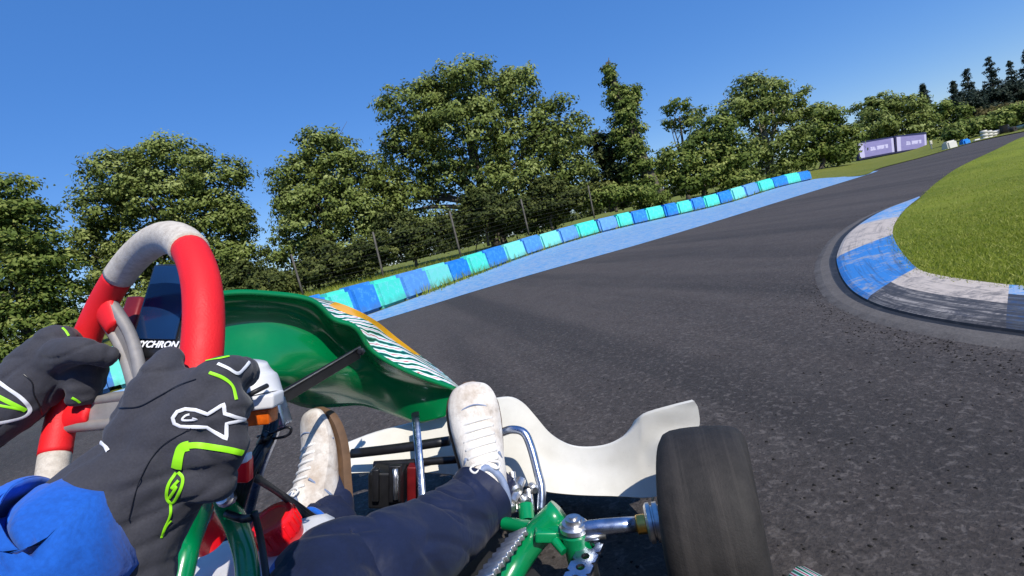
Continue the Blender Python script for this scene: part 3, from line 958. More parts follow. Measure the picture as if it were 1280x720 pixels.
# ---- wire fence with leaning posts
fr = empty('wire_fence', at(575, 316, 15)); tag(fr, 'old wire fence with thin posts between barrier and trees', 'fence')
posts = [((364, 318), (377, 362), 14.5), ((466, 290), (478, 341), 14.8), ((562, 264), (575, 316), 15), ((651, 249), (660, 288), 17), ((735, 232), (742, 268), 19)]
for (t, b, d) in posts:
    MB().tube([at(*b, d) + Vector((0, 0, -.15)), at(*t, d)], [.032, .028], 8, 3).build('post', m_post, fr)
mbw = MB()
for k in range(9):
    t = .06 + k * .11
    mbw.tube([at(*b, d).lerp(at(*tp, d), t) + Vector((0, 0, random.uniform(-.02, .02))) for (tp, b, d) in posts], .0028, 4, 3)
mbw.build('wire_mesh', m_wire, fr)


# ---- far boards, blocks, marker and car
def mat_banner():
    M = Mat('lilac_banner_print', .5)
    uv = M.coord('UV'); sep = M.n('ShaderNodeSeparateXYZ'); M.l(uv, sep.inputs[0])
    u, v = sep.outputs[0], sep.outputs[1]
    base = M.mix(M.noise(6, 4, vec=uv), srgb(118, 110, 160), srgb(146, 138, 184))
    e = M.math('MAXIMUM', M.math('LESS_THAN', u, .13), M.math('GREATER_THAN', u, .93))
    c = M.mix(M.math('MULTIPLY', e, .75), base, srgb(200, 194, 222))
    bar = M.math('MULTIPLY', M.math('LESS_THAN', M.math('ABSOLUTE', M.math('SUBTRACT', v, .5)), .13), M.math('MULTIPLY', M.math('GREATER_THAN', u, .3), M.math('LESS_THAN', u, .82)))
    st = M.ramp(M.noise(16, 4, vec=M.coord('UV', (1, .15, 1))), [(.42, (0, 0, 0, 1)), (.52, (.8, .8, .8, 1))])
    M.color(M.mix(M.math('MULTIPLY', bar, st), c, srgb(206, 200, 228)))
    return M.m


m_banner = mat_banner()
m_navy = simple('navy_banner_frame', srgb(28, 22, 66), .5, var=.2)
for (a, b, c_, e, lab) in [((1072, 180, 33), (1116, 172.5, 35), (1117.5, 190, 35), (1075, 198, 33), 'purple advertising banner on the left, its left end paler'),
                           ((1120, 171.5, 35.2), (1157, 168, 37), (1158, 184, 37), (1121, 189.5, 35.2), 'purple advertising banner on the right, beside the marker post')]:
    A, B, Cc, D = at(*a), at(*b), at(*c_), at(*e)
    root = empty('advertising_banner', (D + Cc) / 2); tag(root, lab, 'banner', 'purple banners on the far verge')
    ax = (Cc - D).normalized(); upv = (A - D).normalized(); nrm = ax.cross(upv).normalized()
    if nrm.dot(FW) > 0: nrm = -nrm
    mb = MB(); mb.grid([[D + nrm * .03, Cc + nrm * .03], [A + nrm * .03, B + nrm * .03]], uv=True); mb.build('banner_face', m_banner, root, False, fix=False)
    wd, ht = (Cc - D).length, (A - D).length
    c0 = (A + B + Cc + D) / 4
    MB().box(c0 - nrm * .1, ax, upv, nrm, wd / 2 + .14, ht / 2 + .12, .10, .03).build('backing', m_navy, root, sharp=40)
    for t in (.03, .97):
        MB().box(D.lerp(Cc, t) - upv * .35 - nrm * .08, ax, upv, nrm, .05, .5, .05, .01).build('leg', m_navy, root, sharp=40)
mp = empty('marker_post', at(1164.5, 187, 26)); tag(mp, 'short white marker post beside the right purple banner', 'marker post')
MB().tube([at(1164.5, 187, 26) + Vector((0, 0, -.1)), at(1163.5, 176.5, 26)], .03, 8, 2).build('pole', m_blk_white, mp)
MB().box(at(1163.5, 178.5, 25.95), (1, 0, 0), (0, 1, 0), (0, 0, 1), .08, .03, .11, .02).build('plate', m_blk_white, mp, sharp=40)


def far_block(u, v, d, L, H, D, yaw, mat, name, lab, cat):
    me = block_mesh(L, H, D)
    o = link(name, me, mat); o.location = at(u, v, d); o.rotation_euler = (0, 0, R(yaw)); autosmooth(o, 50)
    return tag(o, lab, cat)


far_block(1187.5, 187, 19.6, .62, .34, .3, 8, m_blk_white, 'barrier_block', 'single white barrier block standing apart at the far track edge', 'barrier block')
far_block(1206.5, 182, 20.2, .42, .26, .25, 5, m_blk_blue, 'barrier_block', 'single blue barrier block right of the white one, far track edge', 'barrier block')
far_block(1221, 176.5, 20.8, .5, .09, .2, 10, m_blk_white, 'barrier_block', 'low grey-white kerb block between the blue block and white stack', 'barrier block')
bs = empty('barrier_stack', at(1236, 174, 21.3)); tag(bs, 'white tyre barrier stack with a ragged top near the parked kart', 'barrier')
for i, (u, v, hh) in enumerate([(1231, 175.2, .42), (1237, 173.8, .36), (1242.5, 172.6, .30)]):
    p = at(u, v, 21.3)
    mbk = MB()
    for k in range(3):
        mbk.lathe(p + Vector((0, 0, k * hh / 3)), (0, 0, 1), [(0, .06), (.01, .11), (hh / 6, .13), (hh / 3 - .01, .11), (hh / 3, .06)], 16)
    mbk.build('tyre_column', m_blk_white, bs)
# another kart parked beyond the track
m_car = simple('dark_green_paint', (.012, .030, .024, 1), .3, coat=.4, var=.1, scale=3)
cp = ground(1260, 167, .0); ck = empty('parked_kart', cp); tag(ck, 'dark green kart parked beyond the track at the right edge', 'go-kart')
ax = (ground(1272, 164) - ground(1248, 170)); ax.z = 0; ax.normalize(); sy = Vector((-ax.y, ax.x, 0)); up = Vector((0, 0, 1))
for ss in (-1, 1):
    MB().box(cp + sy * (.36 * ss) + up * .14, ax, sy, up, .32, .09, .085, .05).build('side_pod', m_car, ck, sharp=40)
MB().prism([cp + ax * x - sy * .22 + up * z for x, z in [(.42, .08), (.46, .16), (.62, .12), (.60, .06)]], sy * .44).build('nose', m_car, ck, sharp=30)
MB().prism([cp + ax * x - sy * .15 + up * z for x, z in [(-.1, .06), (.2, .07), (-.05, .14), (-.16, .40), (-.22, .40), (-.2, .08)]], sy * .30).build('seat', m_black, ck, sharp=30)
MB().tube([cp + ax * .22 + up * .10, cp + ax * .08 + up * .36], .016, 8, 2).build('steering_column', m_black, ck)
MB().box(cp - ax * .28 + sy * .2 + up * .16, ax, sy, up, .1, .1, .1, .02).build('engine', m_steel, ck, sharp=40)
for sx in (-.42, .40):
    for ss in (-1, 1):
        MB().lathe(cp + ax * sx + sy * (.40 * ss) + up * .125, sy * ss, [(0, .05), (.0, .12), (.02, .125), (.12, .125), (.14, .11), (.14, .05), (.12, .04)], 18).build('wheel', m_tyre, ck, sharp=40)


# ================================================================== KART
kart = empty('go_kart', (0, .35, 0))
tag(kart, 'green and white racing go-kart with red steering wheel seen from its seat', 'go-kart')
UP = Vector((0, 0, 1))

# ---- steering wheel
Cw = CAM + CX * -.3294 - CUP * .0912 + FW * .4144
nw = (CX * -.5749 + CUP * .2380 - FW * .7829).normalized()
ang = {}
a0 = (CX * 0 + CUP * -1); a0 = (a0 - nw * a0.dot(nw)).normalized(); b0 = nw.cross(a0)
def rimp(t, r_=.14): return Cw + (a0 * math.cos(t) + b0 * math.sin(t)) * r_
NR = 96
ts = [2 * math.pi * i / NR for i in range(NR)]
rp = [rimp(t) for t in ts]
rpx = [project(p) for p in rp]
def near_t(u, v): return min(range(NR), key=lambda i: (rpx[i][0] - u) ** 2 + (rpx[i][1] - v) ** 2)
rim = empty('steering_wheel', (0, 0, 0)); 
bpy.data.objects.remove(rim)
i_tl, i_tr, i_bl, i_bl2 = near_t(146, 345), near_t(237, 312), near_t(69, 570), near_t(83, 722)
def arc(i, j):
    n1 = (j - i) % NR; n2 = (i - j) % NR
    return [(i + k) % NR for k in range(n1 + 1)] if n1 <= n2 else [(i - k) % NR for k in range(n2 + 1)]
def seg_tube(idx, mat, name, parent, r_, sh=0):
    mbs = MB(); m = len(idx)
    rad = []
    for k, i in enumerate(idx):
        dep = (rp[i] - CAM).dot(FW)
        rr = r_ * .80 * (1 - max(0, dep - .42) * 1.3)
        rad.append(rr)
    mbs.tube([rp[i] for i in idx], rad, 20, 2, up=nw)
    return mbs.build(name, mat, parent)
top_idx = arc(i_tl, i_tr)
left_idx = arc(i_tl, i_bl)
bot_idx = arc(i_bl, i_bl2)
used = set(top_idx) | set(left_idx) | set(bot_idx)
k = i_tr; right_idx = [i_tr]
step = 1 if ((i_tr + 1) % NR) not in used else -1
while True:
    k = (k + step) % NR; right_idx.append(k)
    if k == i_bl2 or len(right_idx) > NR: break
wheel = seg_tube(top_idx, m_rim_beige, 'steering_wheel', kart, .0185)
seg_tube(left_idx, m_rim_red, 'grip', wheel, .0175)
seg_tube(right_idx, m_rim_red, 'grip', wheel, .0168)
seg_tube(bot_idx, m_rim_beige, 'grip', wheel, .0168)
hub = Cw - nw * .045
for (u, v, wd) in ((130, 380, .017), (247, 345, .016), (78, 520, .022), (187, 659, .018)):
    e = rp[near_t(u, v)]
    s = at(176, 492, .445) if u == 130 else hub
    m1 = s.lerp(e, .55) - nw * .006
    mbs = MB()
    dirv = (e - s).normalized(); sd_ = dirv.cross(nw).normalized()
    for off in (-1, 1):
        mbs.tube([s + sd_ * off * .006, m1 + sd_ * off * wd * .55, e + sd_ * off * wd * .5], [.006, .0055, .006], 8, 6)
    mbs.tube([s, m1, e], [wd * .62, wd * .62, wd * .72], 10, 6, flat=.22, up=nw)
    mbs.build('spoke', m_alu, wheel)
    # grip collar where the spoke meets the rim
    MB().tube([e - dirv * .036, e - dirv * .02, e - dirv * .004], [.009, .013, .017], 14, 4, up=nw, flat=.45).build('spoke_cover', m_rim_red, wheel)
MB().lathe(hub - nw * .02, nw, [(0, .03), (.004, .034), (.022, .034), (.03, .026), (.031, .01)], 28).build('hub', m_alu, wheel, sharp=35)

# ---- dash display behind the rim
TL, TR, BL, BR = at(192, 332, .535), at(246, 330, .525), at(160, 441, .475), at(218, 443, .465)
dax = ((TR - TL) + (BR - BL)).normalized(); dup_ = ((TL - BL) + (TR - BR)).normalized(); dn = dax.cross(dup_).normalized()
if dn.dot(FW) > 0: dn = -dn
dc = (TL + TR + BL + BR) / 4; hw, hh = ((TR - TL).length + (BR - BL).length) / 4, ((TL - BL).length + (TR - BR).length) / 4
disp = MB().box(dc - dn * .014, dax, dup_, dn, hw + .004, hh + .004, .013, .006).build('dash_display', m_black, kart, sharp=50)
MB().box(dc + dn * .0005 + dup_ * hh * .12, dax, dup_, dn, hw - .003, hh * .84, .0012, .001).build('screen', m_screen, disp, sharp=50)
cu = bpy.data.curves.new('lettering', 'FONT'); cu.body = 'MYCHRON'; cu.align_x = 'CENTER'; cu.align_y = 'CENTER'; cu.size = .0098; cu.shear = .25; cu.extrude = .0002; cu.offset = .0003
tmp = bpy.data.objects.new('lettering', cu); COL.objects.link(tmp)
tm = bpy.data.meshes.new_from_object(tmp.evaluated_get(bpy.context.evaluated_depsgraph_get())); bpy.data.objects.remove(tmp)
tm.materials.clear()
M4 = Matrix(((dax.x, dup_.x, dn.x, 0), (dax.y, dup_.y, dn.y, 0), (dax.z, dup_.z, dn.z, 0), (0, 0, 0, 1)))
M4.translation = dc - dup_ * hh * .83 + dn * .0012 + dax * .0035
tm.transform(M4); link('lettering', tm, m_white_line, disp, False)
MB().box(at(170, 395, .55), dax, dup_, dn, .011, .022, .010, .005).build('red_housing', m_darkred, kart, sharp=50)

# ---- front fairing (steering-column panel)
net = [
    [(150, 415, .70), (225, 380, .745), (285, 367, .795), (340, 368, .835), (389, 376, .868), (416, 399, .895), (444, 410, .915), (466, 440, .94), (512, 466, .975), (570, 487, 1.02)],
    [(152, 424, .72), (227, 390, .77), (289, 376, .825), (344, 377, .865), (390, 386, .90), (414, 408, .93), (443, 421, .95), (466, 450, .97), (514, 472, 1.0), (569, 489, 1.03)],
    [(160, 450, .735), (235, 422, .785), (296, 405, .84), (351, 405, .88), (395, 416, .925), (424, 430, .975), (452, 442, .99), (478, 466, 1.01), (522, 482, 1.022), (571, 491, 1.03)],
    [(172, 485, .72), (245, 460, .77), (303, 443, .825), (357, 444, .868), (404, 452, .925), (437, 462, .985), (463, 470, 1.01), (488, 486, 1.025), (528, 496, 1.033), (570, 497, 1.03)],
    [(190, 515, .725), (262, 490, .775), (322, 472, .835), (366, 477, .885), (410, 482, .96), (445, 488, 1.02), (472, 494, 1.04), (496, 504, 1.045), (526, 512, 1.043), (563, 508, 1.03)],
    [(210, 540, .81), (285, 515, .86), (347, 501, .92), (384, 510, .99), (418, 509, 1.045), (450, 507, 1.065), (475, 513, 1.068), (498, 521, 1.065), (523, 529, 1.055), (555, 521, 1.03)],
]
rows = smooth_rows([[tuple(at(*p)) for p in r_] for r_ in net], 5, 5)
mb = MB(); mb.grid(rows)
fair = mb.build('front_fairing', m_green, kart, fix=False)
sm = fair.modifiers.new('thickness', 'SOLIDIFY'); sm.thickness = .006; sm.offset = -1
nn = sum((p.normal for p in fair.data.polygons), Vector())
if nn.dot(CAM - fair.data.vertices[0].co) < 0: fair.data.flip_normals()
# outside skin with the stripes: rolls forward and down from the rim
rim_r = [(340, 367.5, .838), (389, 375.5, .871), (416, 398.5, .898), (444, 409.5, .918), (466, 439.5, .943), (512, 465.5, .978), (570, 486.5, 1.022)]
mid_r = [(352, 367, .86), (397, 374, .90), (430, 390, .94), (460, 403, .96), (486, 427, 1.0), (530, 456, 1.02), (572, 485, 1.035)]
out_r = [(362, 367.5, .90), (404, 374, .94), (437, 383.5, .98), (470, 401, 1.03), (500, 425, 1.06), (545, 459, 1.07), (575, 484, 1.05)]
und_r = [(362, 400, .95), (405, 405, 1.04), (439, 420, 1.09), (474, 438, 1.12), (505, 458, 1.13), (546, 480, 1.11), (575, 489, 1.06)]
rows = smooth_rows([[tuple(at(*p)) for p in r_] for r_ in (rim_r, mid_r, out_r)], 8, 6)
mb = MB(); mb.grid(rows, uv=True)
skin = mb.build('striped_skin', m_decal, fair, fix=False)
rows = smooth_rows([[tuple(at(*p)) for p in r_] for r_ in (out_r, und_r)], 8, 4)
MB().grid(rows).build('lower_skin', m_green, fair, fix=False)
# rolled rim bead
MB().tube([at(*p) for p in net[0]], .0042, 8, 6).build('rim_bead', m_green, fair)
# support bars
MB().box(at(402, 468, .80), at(456, 437, .90) - at(350, 499, .72), CUP, FW, (at(456, 437, .90) - at(350, 499, .72)).length / 2, .0115, .0022, .001).build('support_bar', m_black, kart, sharp=40)
MB().box(at(402, 462, .797), at(456, 431, .897) - at(350, 493, .717), CUP, FW, (at(456, 431, .897) - at(350, 493, .717)).length / 2, .001, .003, .0005).build('support_bar', m_steel, kart, sharp=40)
MB().lathe(at(452, 439, .885), -FW, [(0, .007), (.006, .007), (.007, .004), (.012, .004)], 6).build('bolt', m_black, kart, sharp=30)
mb = MB(); mb.tube([at(519, 516, 1.02), at(524, 575, .95), at(528, 632, .90)], .0085, 10, 4, flat=.45, up=FW)
mb.build('support_post', m_steel_blue, kart)
MB().lathe(at(528, 630, .895), -FW, [(0, .008), (.006, .008), (.007, .004)], 8).build('bolt', m_green_frame, kart, sharp=30)

# ---- white front spoiler
sp_out = [(606, 502, 1.03), (618, 499, 1.03), (636, 497, 1.02), (652, 503, 1.01), (668, 518, .99), (684, 537, .965), (700, 550, .94), (716, 557.5, .92), (738, 560, .90), (762, 556, .88), (782, 546, .865), (796, 532, .85), (806, 519, .84), (838, 509, .815), (866, 501, .80), (872, 505, .795), (873, 536, .79), (846, 547, .80), (832, 562, .805), (829, 590, .805), (826, 619, .805), (800, 622, .82), (760, 619, .845), (710, 616, .875), (680, 614, .895), (640, 604, .92), (600, 600, .95), (580, 560, 1.0)]
def spoiler(front, depth, name, mat, bev):
    bm = bmesh.new()
    vs = [bm.verts.new(p) for p in front]
    fc = bm.faces.new(vs)
    r_ = bmesh.ops.extrude_face_region(bm, geom=[fc])
    ev = [e for e in r_['geom'] if isinstance(e, bmesh.types.BMVert)]
    for v in ev: v.co += depth
    bmesh.ops.recalc_face_normals(bm, faces=bm.faces[:])
    es = [e for e in bm.edges if len(e.link_faces) == 2 and any(len(q.verts) > 10 for q in e.link_faces)]
    bmesh.ops.bevel(bm, geom=es, offset=bev, segments=4, affect='EDGES', profile=.55)
    big = [q for q in bm.faces if len(q.verts) > 6]
    bmesh.ops.triangulate(bm, faces=big)
    me = bpy.data.meshes.new(name); bm.to_mesh(me); bm.free()
    o = link(name, me, mat, kart); autosmooth(o, 38)
    return o


def spoiler_grid():
    """moulded bumper as a net: top lip, rear face hollow, lower lip"""
    top = [(430, 556, 1.10), (470, 541, 1.10), (520, 528, 1.09), (575, 512, 1.06), (606, 502, 1.04), (636, 497, 1.02), (654, 504, 1.005), (670, 521, .985), (686, 540, .96), (702, 552, .94), (720, 559, .92), (742, 560, .90), (764, 556, .88), (784, 545, .862), (797, 531, .85), (806, 519, .842), (838, 509, .82), (868, 501.5, .80)]
    bot = [(430, 592, 1.03), (470, 590, 1.03), (520, 590, 1.02), (575, 594, .98), (606, 598, .96), (636, 603, .935), (654, 607, .92), (670, 611, .905), (686, 615, .895), (702, 617, .885), (720, 618.5, .875), (742, 619.5, .862), (764, 620, .85), (784, 621, .838), (800, 622, .828), (814, 621.5, .82), (824, 619, .813), (830, 612, .81)]
    rowsx = []
    for t, bulge in ((0, 0), (.07, .001), (.25, .003), (.5, .006), (.75, .003), (.93, .001), (1, 0)):
        rw = []
        for a, b in zip(top, bot):
            p = at(*a).lerp(at(*b), t) + f0 * bulge
            rw.append(tuple(p))
        rowsx.append(rw)
    return rowsx, top, bot


rowsx, top, bot = spoiler_grid()
# right wing end kicks up behind the tyre: pull the lower corner of the last columns to the photographed outline
def setpt(r_, c_, p): rowsx[r_][c_] = tuple(at(*p))
setpt(6, 17, (832, 612, .81)); setpt(5, 17, (832, 602, .81)); setpt(4, 17, (834, 580, .808)); setpt(3, 17, (840, 556, .805)); setpt(2, 17, (872, 537, .80)); setpt(1, 17, (873, 512, .80))
setpt(2, 16, (842, 536, .82)); setpt(3, 16, (826, 556, .82))
rr = smooth_rows(rowsx, 4, 4)
mb = MB(); mb.grid(rr)
# forward-sloping upper and lower skins
fwd = Vector((0, 1, 0))
tops = [[Vector(p) + fwd * e + UP * z for p in rr[0]] for e, z in ((0, 0), (.006, .001), (.03, -.014), (.07, -.065), (.10, -.12))]
mb.grid(tops)
bots = [[Vector(p) + fwd * e + UP * z for p in rr[-1]] for e, z in ((0, 0), (.01, -.006), (.05, -.012), (.12, -.005))]
mb.grid(bots)
endc = [[Vector(r_[-1]) + fwd * e + UP * x for r_ in rr] for e, x in ((0, 0), (.006, .001), (.03, -.014), (.07, -.065))]
mb.grid(endc)
me = mb.mesh('front_spoiler')
bm = bmesh.new(); bm.from_mesh(me); bmesh.ops.remove_doubles(bm, verts=bm.verts[:], dist=.0006); bmesh.ops.recalc_face_normals(bm, faces=bm.faces[:]); bm.to_mesh(me); bm.free()
spo = link('front_spoiler', me, m_spoiler, kart); autosmooth(spo, 50)

# bumper bars, brake cylinder, floor tray
MB().tube([at(440, 567, 1.0), at(500, 560, .985), at(562, 551, .975)], .0095, 10, 4).build('bumper_bar', m_black, kart)
MB().tube([at(468, 581, .98), at(520, 578, .97), at(575, 574, .96)], .0075, 10, 4).build('bumper_bar', m_black, kart)
mbc = MB(); mbc.box(at(486, 606, .95), CX, CUP, FW, .032, .034, .03, .006)
mbc.box(at(494, 604, .915), CX, CUP, FW, .011, .034, .006, .003); mbc.box(at(470, 606, .915), CX, CUP, FW, .006, .03, .006, .003)
mbc.build('brake_cylinder', m_black, kart, sharp=40)
MB().tube([at(494, 586, .905), at(495, 624, .9)], .005, 10, 3).build('brake_pushrod', m_steel, kart)
MB().box(at(520, 605, .96), CX, CUP, FW, .014, .04, .02, .004).build('caliper_cover', m_darkred, kart, sharp=40)
tray = [Vector(p) for p in ((-.30, -.3, .045), (.34, -.3, .045), (.36, .62, .045), (.28, 1.0, .05), (-.24, 1.0, .05), (-.32, .62, .045))]
MB().prism(tray, (0, 0, -.012)).build('floor_tray', m_dark, kart, sharp=30)

# ---- pedal, axle, kingpin
MB().tube([at(626, 541, .90), at(640, 537, .89), at(655, 541, .88), (at(664, 560, .868)), at(672, 590, .85), at(677, 612, .835), at(676, 640, .82)], .0075, 10, 5).build('throttle_pedal', m_steel_blue, kart)
mb = MB()
for (a, b, r_) in [((640, 590, .85), (646, 640, .82), .006), ((652, 600, .85), (640, 628, .81), .008), ((660, 612, .84), (664, 640, .82), .007), ((634, 600, .845), (637, 636, .81), .004)]:
    mb.tube([at(*a), at(*b)], r_, 10, 2)
for (u, v, d, r_) in [(645, 612, .83, .011), (656, 626, .82, .010), (638, 634, .81, .009), (666, 610, .84, .008)]:
    mb.lathe(at(u, v, d), -FW + CX * .4, [(-.006, r_), (.006, r_), (.008, r_ * .6), (.010, r_ * .6)], 10)
mb.build('pedal_linkage', m_steel, kart, sharp=40)
MB().tube([at(657, 632, .81), at(659, 652, .79)], .013, 14, 3).build('pedal_mount', m_green_frame, kart, sharp=50)
# spindle assembly, steered right
kp = at(717, 656, .70)
tyre_c = at(897, 664, .655)
axd = (at(830, 650, .675) - at(735, 661, .695)).normalized()
mb = MB()
mb.tube([at(632, 655, .78), at(668, 661, .745), at(712, 668, .705)], [.013, .014, .015], 12, 4, flat=.8)
mb.box(at(690, 668, .715), CX, CUP, FW, .025, .008, .012, .004)
mb.tube([at(694, 676, .705), at(705, 690, .69)], [.007, .006], 10, 3)
mb.lathe(kp - UP * .055, UP, [(0, .021), (.02, .021), (.044, .021), (.048, .017)], 24)
mb.build('yoke', m_green_frame, kart, sharp=40)
MB().tube([at(700, 640, .735), at(668, 672, .735), at(640, 712, .72), at(600, 790, .66)], .0205, 18, 4).build('chassis_tube', m_green_frame, kart)
mb = MB(); mb.lathe(kp - UP * .006, UP + CX * .1, [(0, .021), (.006, .021), (.008, .018), (.010, .017), (.0105, .012), (.016, .0115), (.0165, .006), (.019, .006)], 24)
mb.build('kingpin', m_steel, kart, sharp=30)
MB().lathe(kp - UP * .054 + CX * .004, UP, [(-.03, .016), (.012, .016)], 20).build('kingpin_sleeve', m_steel, kart, sharp=30)
mb = MB(); mb.tube([at(722, 667, .70), at(738, 660, .693), at(800, 655, .682)], [.010, .0105, .0105], 16, 3)
mb.build('spindle', m_steel_blue, kart)
p0 = at(796, 656, .683)
MB().lathe(p0, axd, [(0, .0118), (.0015, .0128), (.012, .0128), (.0135, .0118)], 20).build('spacer', m_gold, kart, sharp=30)
mb = MB(); mb.lathe(at(808, 654, .68), axd, [(0, .022), (.003, .026), (.008, .026), (.009, .022), (.011, .022), (.012, .026), (.018, .026), (.019, .022), (.021, .022), (.022, .026), (.030, .026), (.05, .026)], 28)
mb.build('wheel_hub', m_steel, kart, sharp=30)
# steering arm with holes
A0, A1 = at(741, 676, .69), at(708, 745, .62)
dirv = (A1 - A0).normalized(); sdv = dirv.cross(UP).normalized(); nv_ = sdv.cross(dirv)
bm = bmesh.new(); Ln = (A1 - A0).length
W2 = .017
sts = np.linspace(0, Ln, 6)
mb = MB()
for i in range(5):
    c = A0 + dirv * ((sts[i] + sts[i + 1]) / 2); hl = (sts[1] - sts[0]) / 2; n_ = 16
    ringo, ringi = [], []
    for k in range(n_):
        t = 2 * math.pi * (k + .5) / n_
        x, y = math.cos(t), math.sin(t); s_ = 1 / max(abs(x), abs(y))
        ringo.append(c + dirv * (x * s_ * hl) + sdv * (y * s_ * W2)); ringi.append(c + dirv * (x * .0052) + sdv * (y * .0065))
    vs = ringo + ringi + [p - nv_ * .005 for p in ringo] + [p - nv_ * .005 for p in ringi]
    fs = []
    for k in range(n_):
        l = (k + 1) % n_
        fs += [(k, l, n_ + l, n_ + k), (2 * n_ + k, 2 * n_ + l, 3 * n_ + l, 3 * n_ + k), (n_ + k, n_ + l, 3 * n_ + l, 3 * n_ + k), (k, l, 2 * n_ + l, 2 * n_ + k)]
    mb.add(vs, fs)
bm.free()
mb.build('steering_arm', m_steel_blue, kart, sharp=40)
MB().tube([at(722, 674, .688), at(757, 669, .686)], .005, 10, 2).build('arm_bolt', m_steel, kart)
# ribbed side strip by the driver's leg
mb = MB()
for k in range(9):
    t = k / 8
    c = at(648, 668, .72).lerp(at(606, 722, .62), t)
    mb.box(c, CX + CUP * .4, CUP - CX * .6, FW, .014, .004, .006, .0015)
mb.build('floor_rib', m_steel, kart, sharp=40)

# ---- front wheels
def wheel_part(c, ax, parent):
    ax = ax.normalized()
    w2 = .057; ro = .125
    pr = [(-w2 * .72, .066), (-w2 * .95, .078), (-w2 * 1.0, .098), (-w2 * .96, .109), (-w2 * .86, .118), (-w2 * .70, .1222), (-w2 * .45, .1242), (-w2 * .2, .125), (w2 * .2, .125), (w2 * .45, .1242), (w2 * .70, .1222), (w2 * .86, .118), (w2 * .96, .109), (w2, .098), (w2 * .95, .078), (w2 * .72, .066)]
    t = MB().lathe(c, ax, pr, 72).build('front_wheel', m_tyre, parent)
    MB().lathe(c, ax, [(-w2 * .74, .067), (-w2 * .70, .062), (-w2 * .3, .052), (0, .050), (.01, .02), (w2 * .3, .02), (w2 * .5, .054), (w2 * .74, .067)], 40).build('rim', m_steel, t, sharp=40)
    return t
ctr = Vector((tyre_c.x, tyre_c.y, .124))
wax = Matrix.Rotation(R(-11), 3, 'Z') @ Vector((axd.x, axd.y, axd.z * .2))
wheel_part(ctr, wax, kart)
wheel_part(Vector((-.56, ctr.y + .02, .124)), Vector((axd.x, axd.y, 0)), kart)

# ---- steering column, supports, tank, cables
MB().tube([hub - nw * .02, at(342, 515, .60), at(322, 590, .76), at(308, 650, .86)], .0095, 12, 4).build('steering_column', m_steel_blue, kart)
MB().box(at(346, 517, .585), CX + CUP * .4, CUP - CX * .3, FW, .011, .017, .011, .004).build('column_bracket', m_steel_blue, kart, sharp=40)
MB().tube([at(278, 606, .50), at(284, 630, .505), at(297, 660, .51), at(308, 700, .50), at(312, 760, .47)], .0112, 16, 5).build('column_support', m_green_frame, kart)
MB().tube([at(262, 600, .53), at(250, 640, .545), at(236, 680, .545), at(222, 740, .52)], .0125, 16, 5).build('column_support', m_green_frame, kart)
MB().tube([at(318, 640, .497), at(327, 680, .50), at(334, 730, .48)], .0035, 8, 5).build('cable', m_black_rubber, kart)
mb = MB(); mb.lathe(at(285, 622, .49), -FW + CUP * .4, [(0, .009), (.006, .009), (.007, .006), (.012, .006)], 12); mb.build('column_bolt', m_steel, kart, sharp=30)
MB().box(at(306, 586, .475), CX, CUP, FW, .006, .012, .006, .003).build('cable_sleeve', m_red_plas, kart, sharp=50)
MB().box(at(305, 573, .473), CX + CUP * .3, CUP, FW, .006, .004, .005, .002).build('cable_tag', m_white_line, kart, sharp=50)
MB().tube([at(283, 642, .492), at(300, 648, .487), at(312, 648, .495)], .004, 8, 4).build('cable_tie', m_black, kart)
# fuel tank and caps
tk = MB()
TC = [at(205, 712, .60), at(300, 690, .64), at(395, 668, .70), at(455, 672, .74)]
tf = at(292, 712, .59)
mbt = MB(); mbt.box(tf + Vector((0, 0, -.066)), (math.cos(R(-8)), math.sin(R(-8)), 0), (-math.sin(R(-8)), math.cos(R(-8)), 0), UP, .100, .105, .065, .03)
tank = mbt.build('fuel_tank', m_whiteplas, kart, sharp=60)
cc = at(351, 668, .62)
capax = (UP * .9 - FW * .25 - CX * .1).normalized()
pr = [(-.012, .024), (0, .0275), (.003, .0285), (.024, .0280), (.028, .0262), (.0285, .020), (.0265, .019), (.026, .004)]
cap = MB().lathe(cc, capax, pr, 44)
a_, b_ = capax.orthogonal().normalized(), None; b_ = capax.cross(a_)
for k in range(22):
    t = 2 * math.pi * k / 22
    rdir = a_ * math.cos(t) + b_ * math.sin(t)
    cap.box(cc + rdir * .0284 + capax * .0135, rdir, capax, rdir.cross(capax), .0012, .0095, .0016, .0006)
cap.build('filler_cap', m_red_plas, tank, sharp=40)
MB().lathe(cc - capax * .03, capax, [(0, .026), (.02, .026)], 32).build('filler_neck', m_whiteplas, tank)
MB().lathe(at(258, 672, .585), capax, [(-.01, .018), (0, .02), (.022, .02), (.025, .016)], 28).build('filler_cap', m_red_plas, tank, sharp=40)
# black cable bundle with tied ends
mb = MB()
for k, off in enumerate(((0, 0), (5, 2), (-4, 3), (9, -2))):
    mb.tube([at(338 + off[0], 520 + off[1], .56), at(332 + off[0], 548, .53), at(318 + off[0], 572 + off[1], .50), at(306 + off[0], 596, .485), at(292 + off[0], 640, .52)], .0028, 8, 5)
for k, off in enumerate((0, 6, 12, 17)):
    mb.tube([at(316, 592 + off * .3, .50), at(345 + off * .3, 612 + off * .4, .60), at(378, 634 + off * .6, .70), at(412, 660 + off * .6, .77)], .0028, 8, 5)
mb.build('cable_loom', m_black_rubber, kart)
mb = MB()
mb.tube([at(322, 546, .53), at(340, 541, .525), at(358, 534, .52), at(364, 537, .52), at(358, 545, .522), at(338, 549, .528)], .0016, 6, 6)
mb.tube([at(334, 552, .525), at(328, 575, .51), at(322, 592, .505)], .0016, 6, 5)
mb.tube([at(336, 540, .53), at(326, 556, .525), at(332, 545, .52)], .005, 8, 5)
mb.build('cable_tie', m_black, kart)
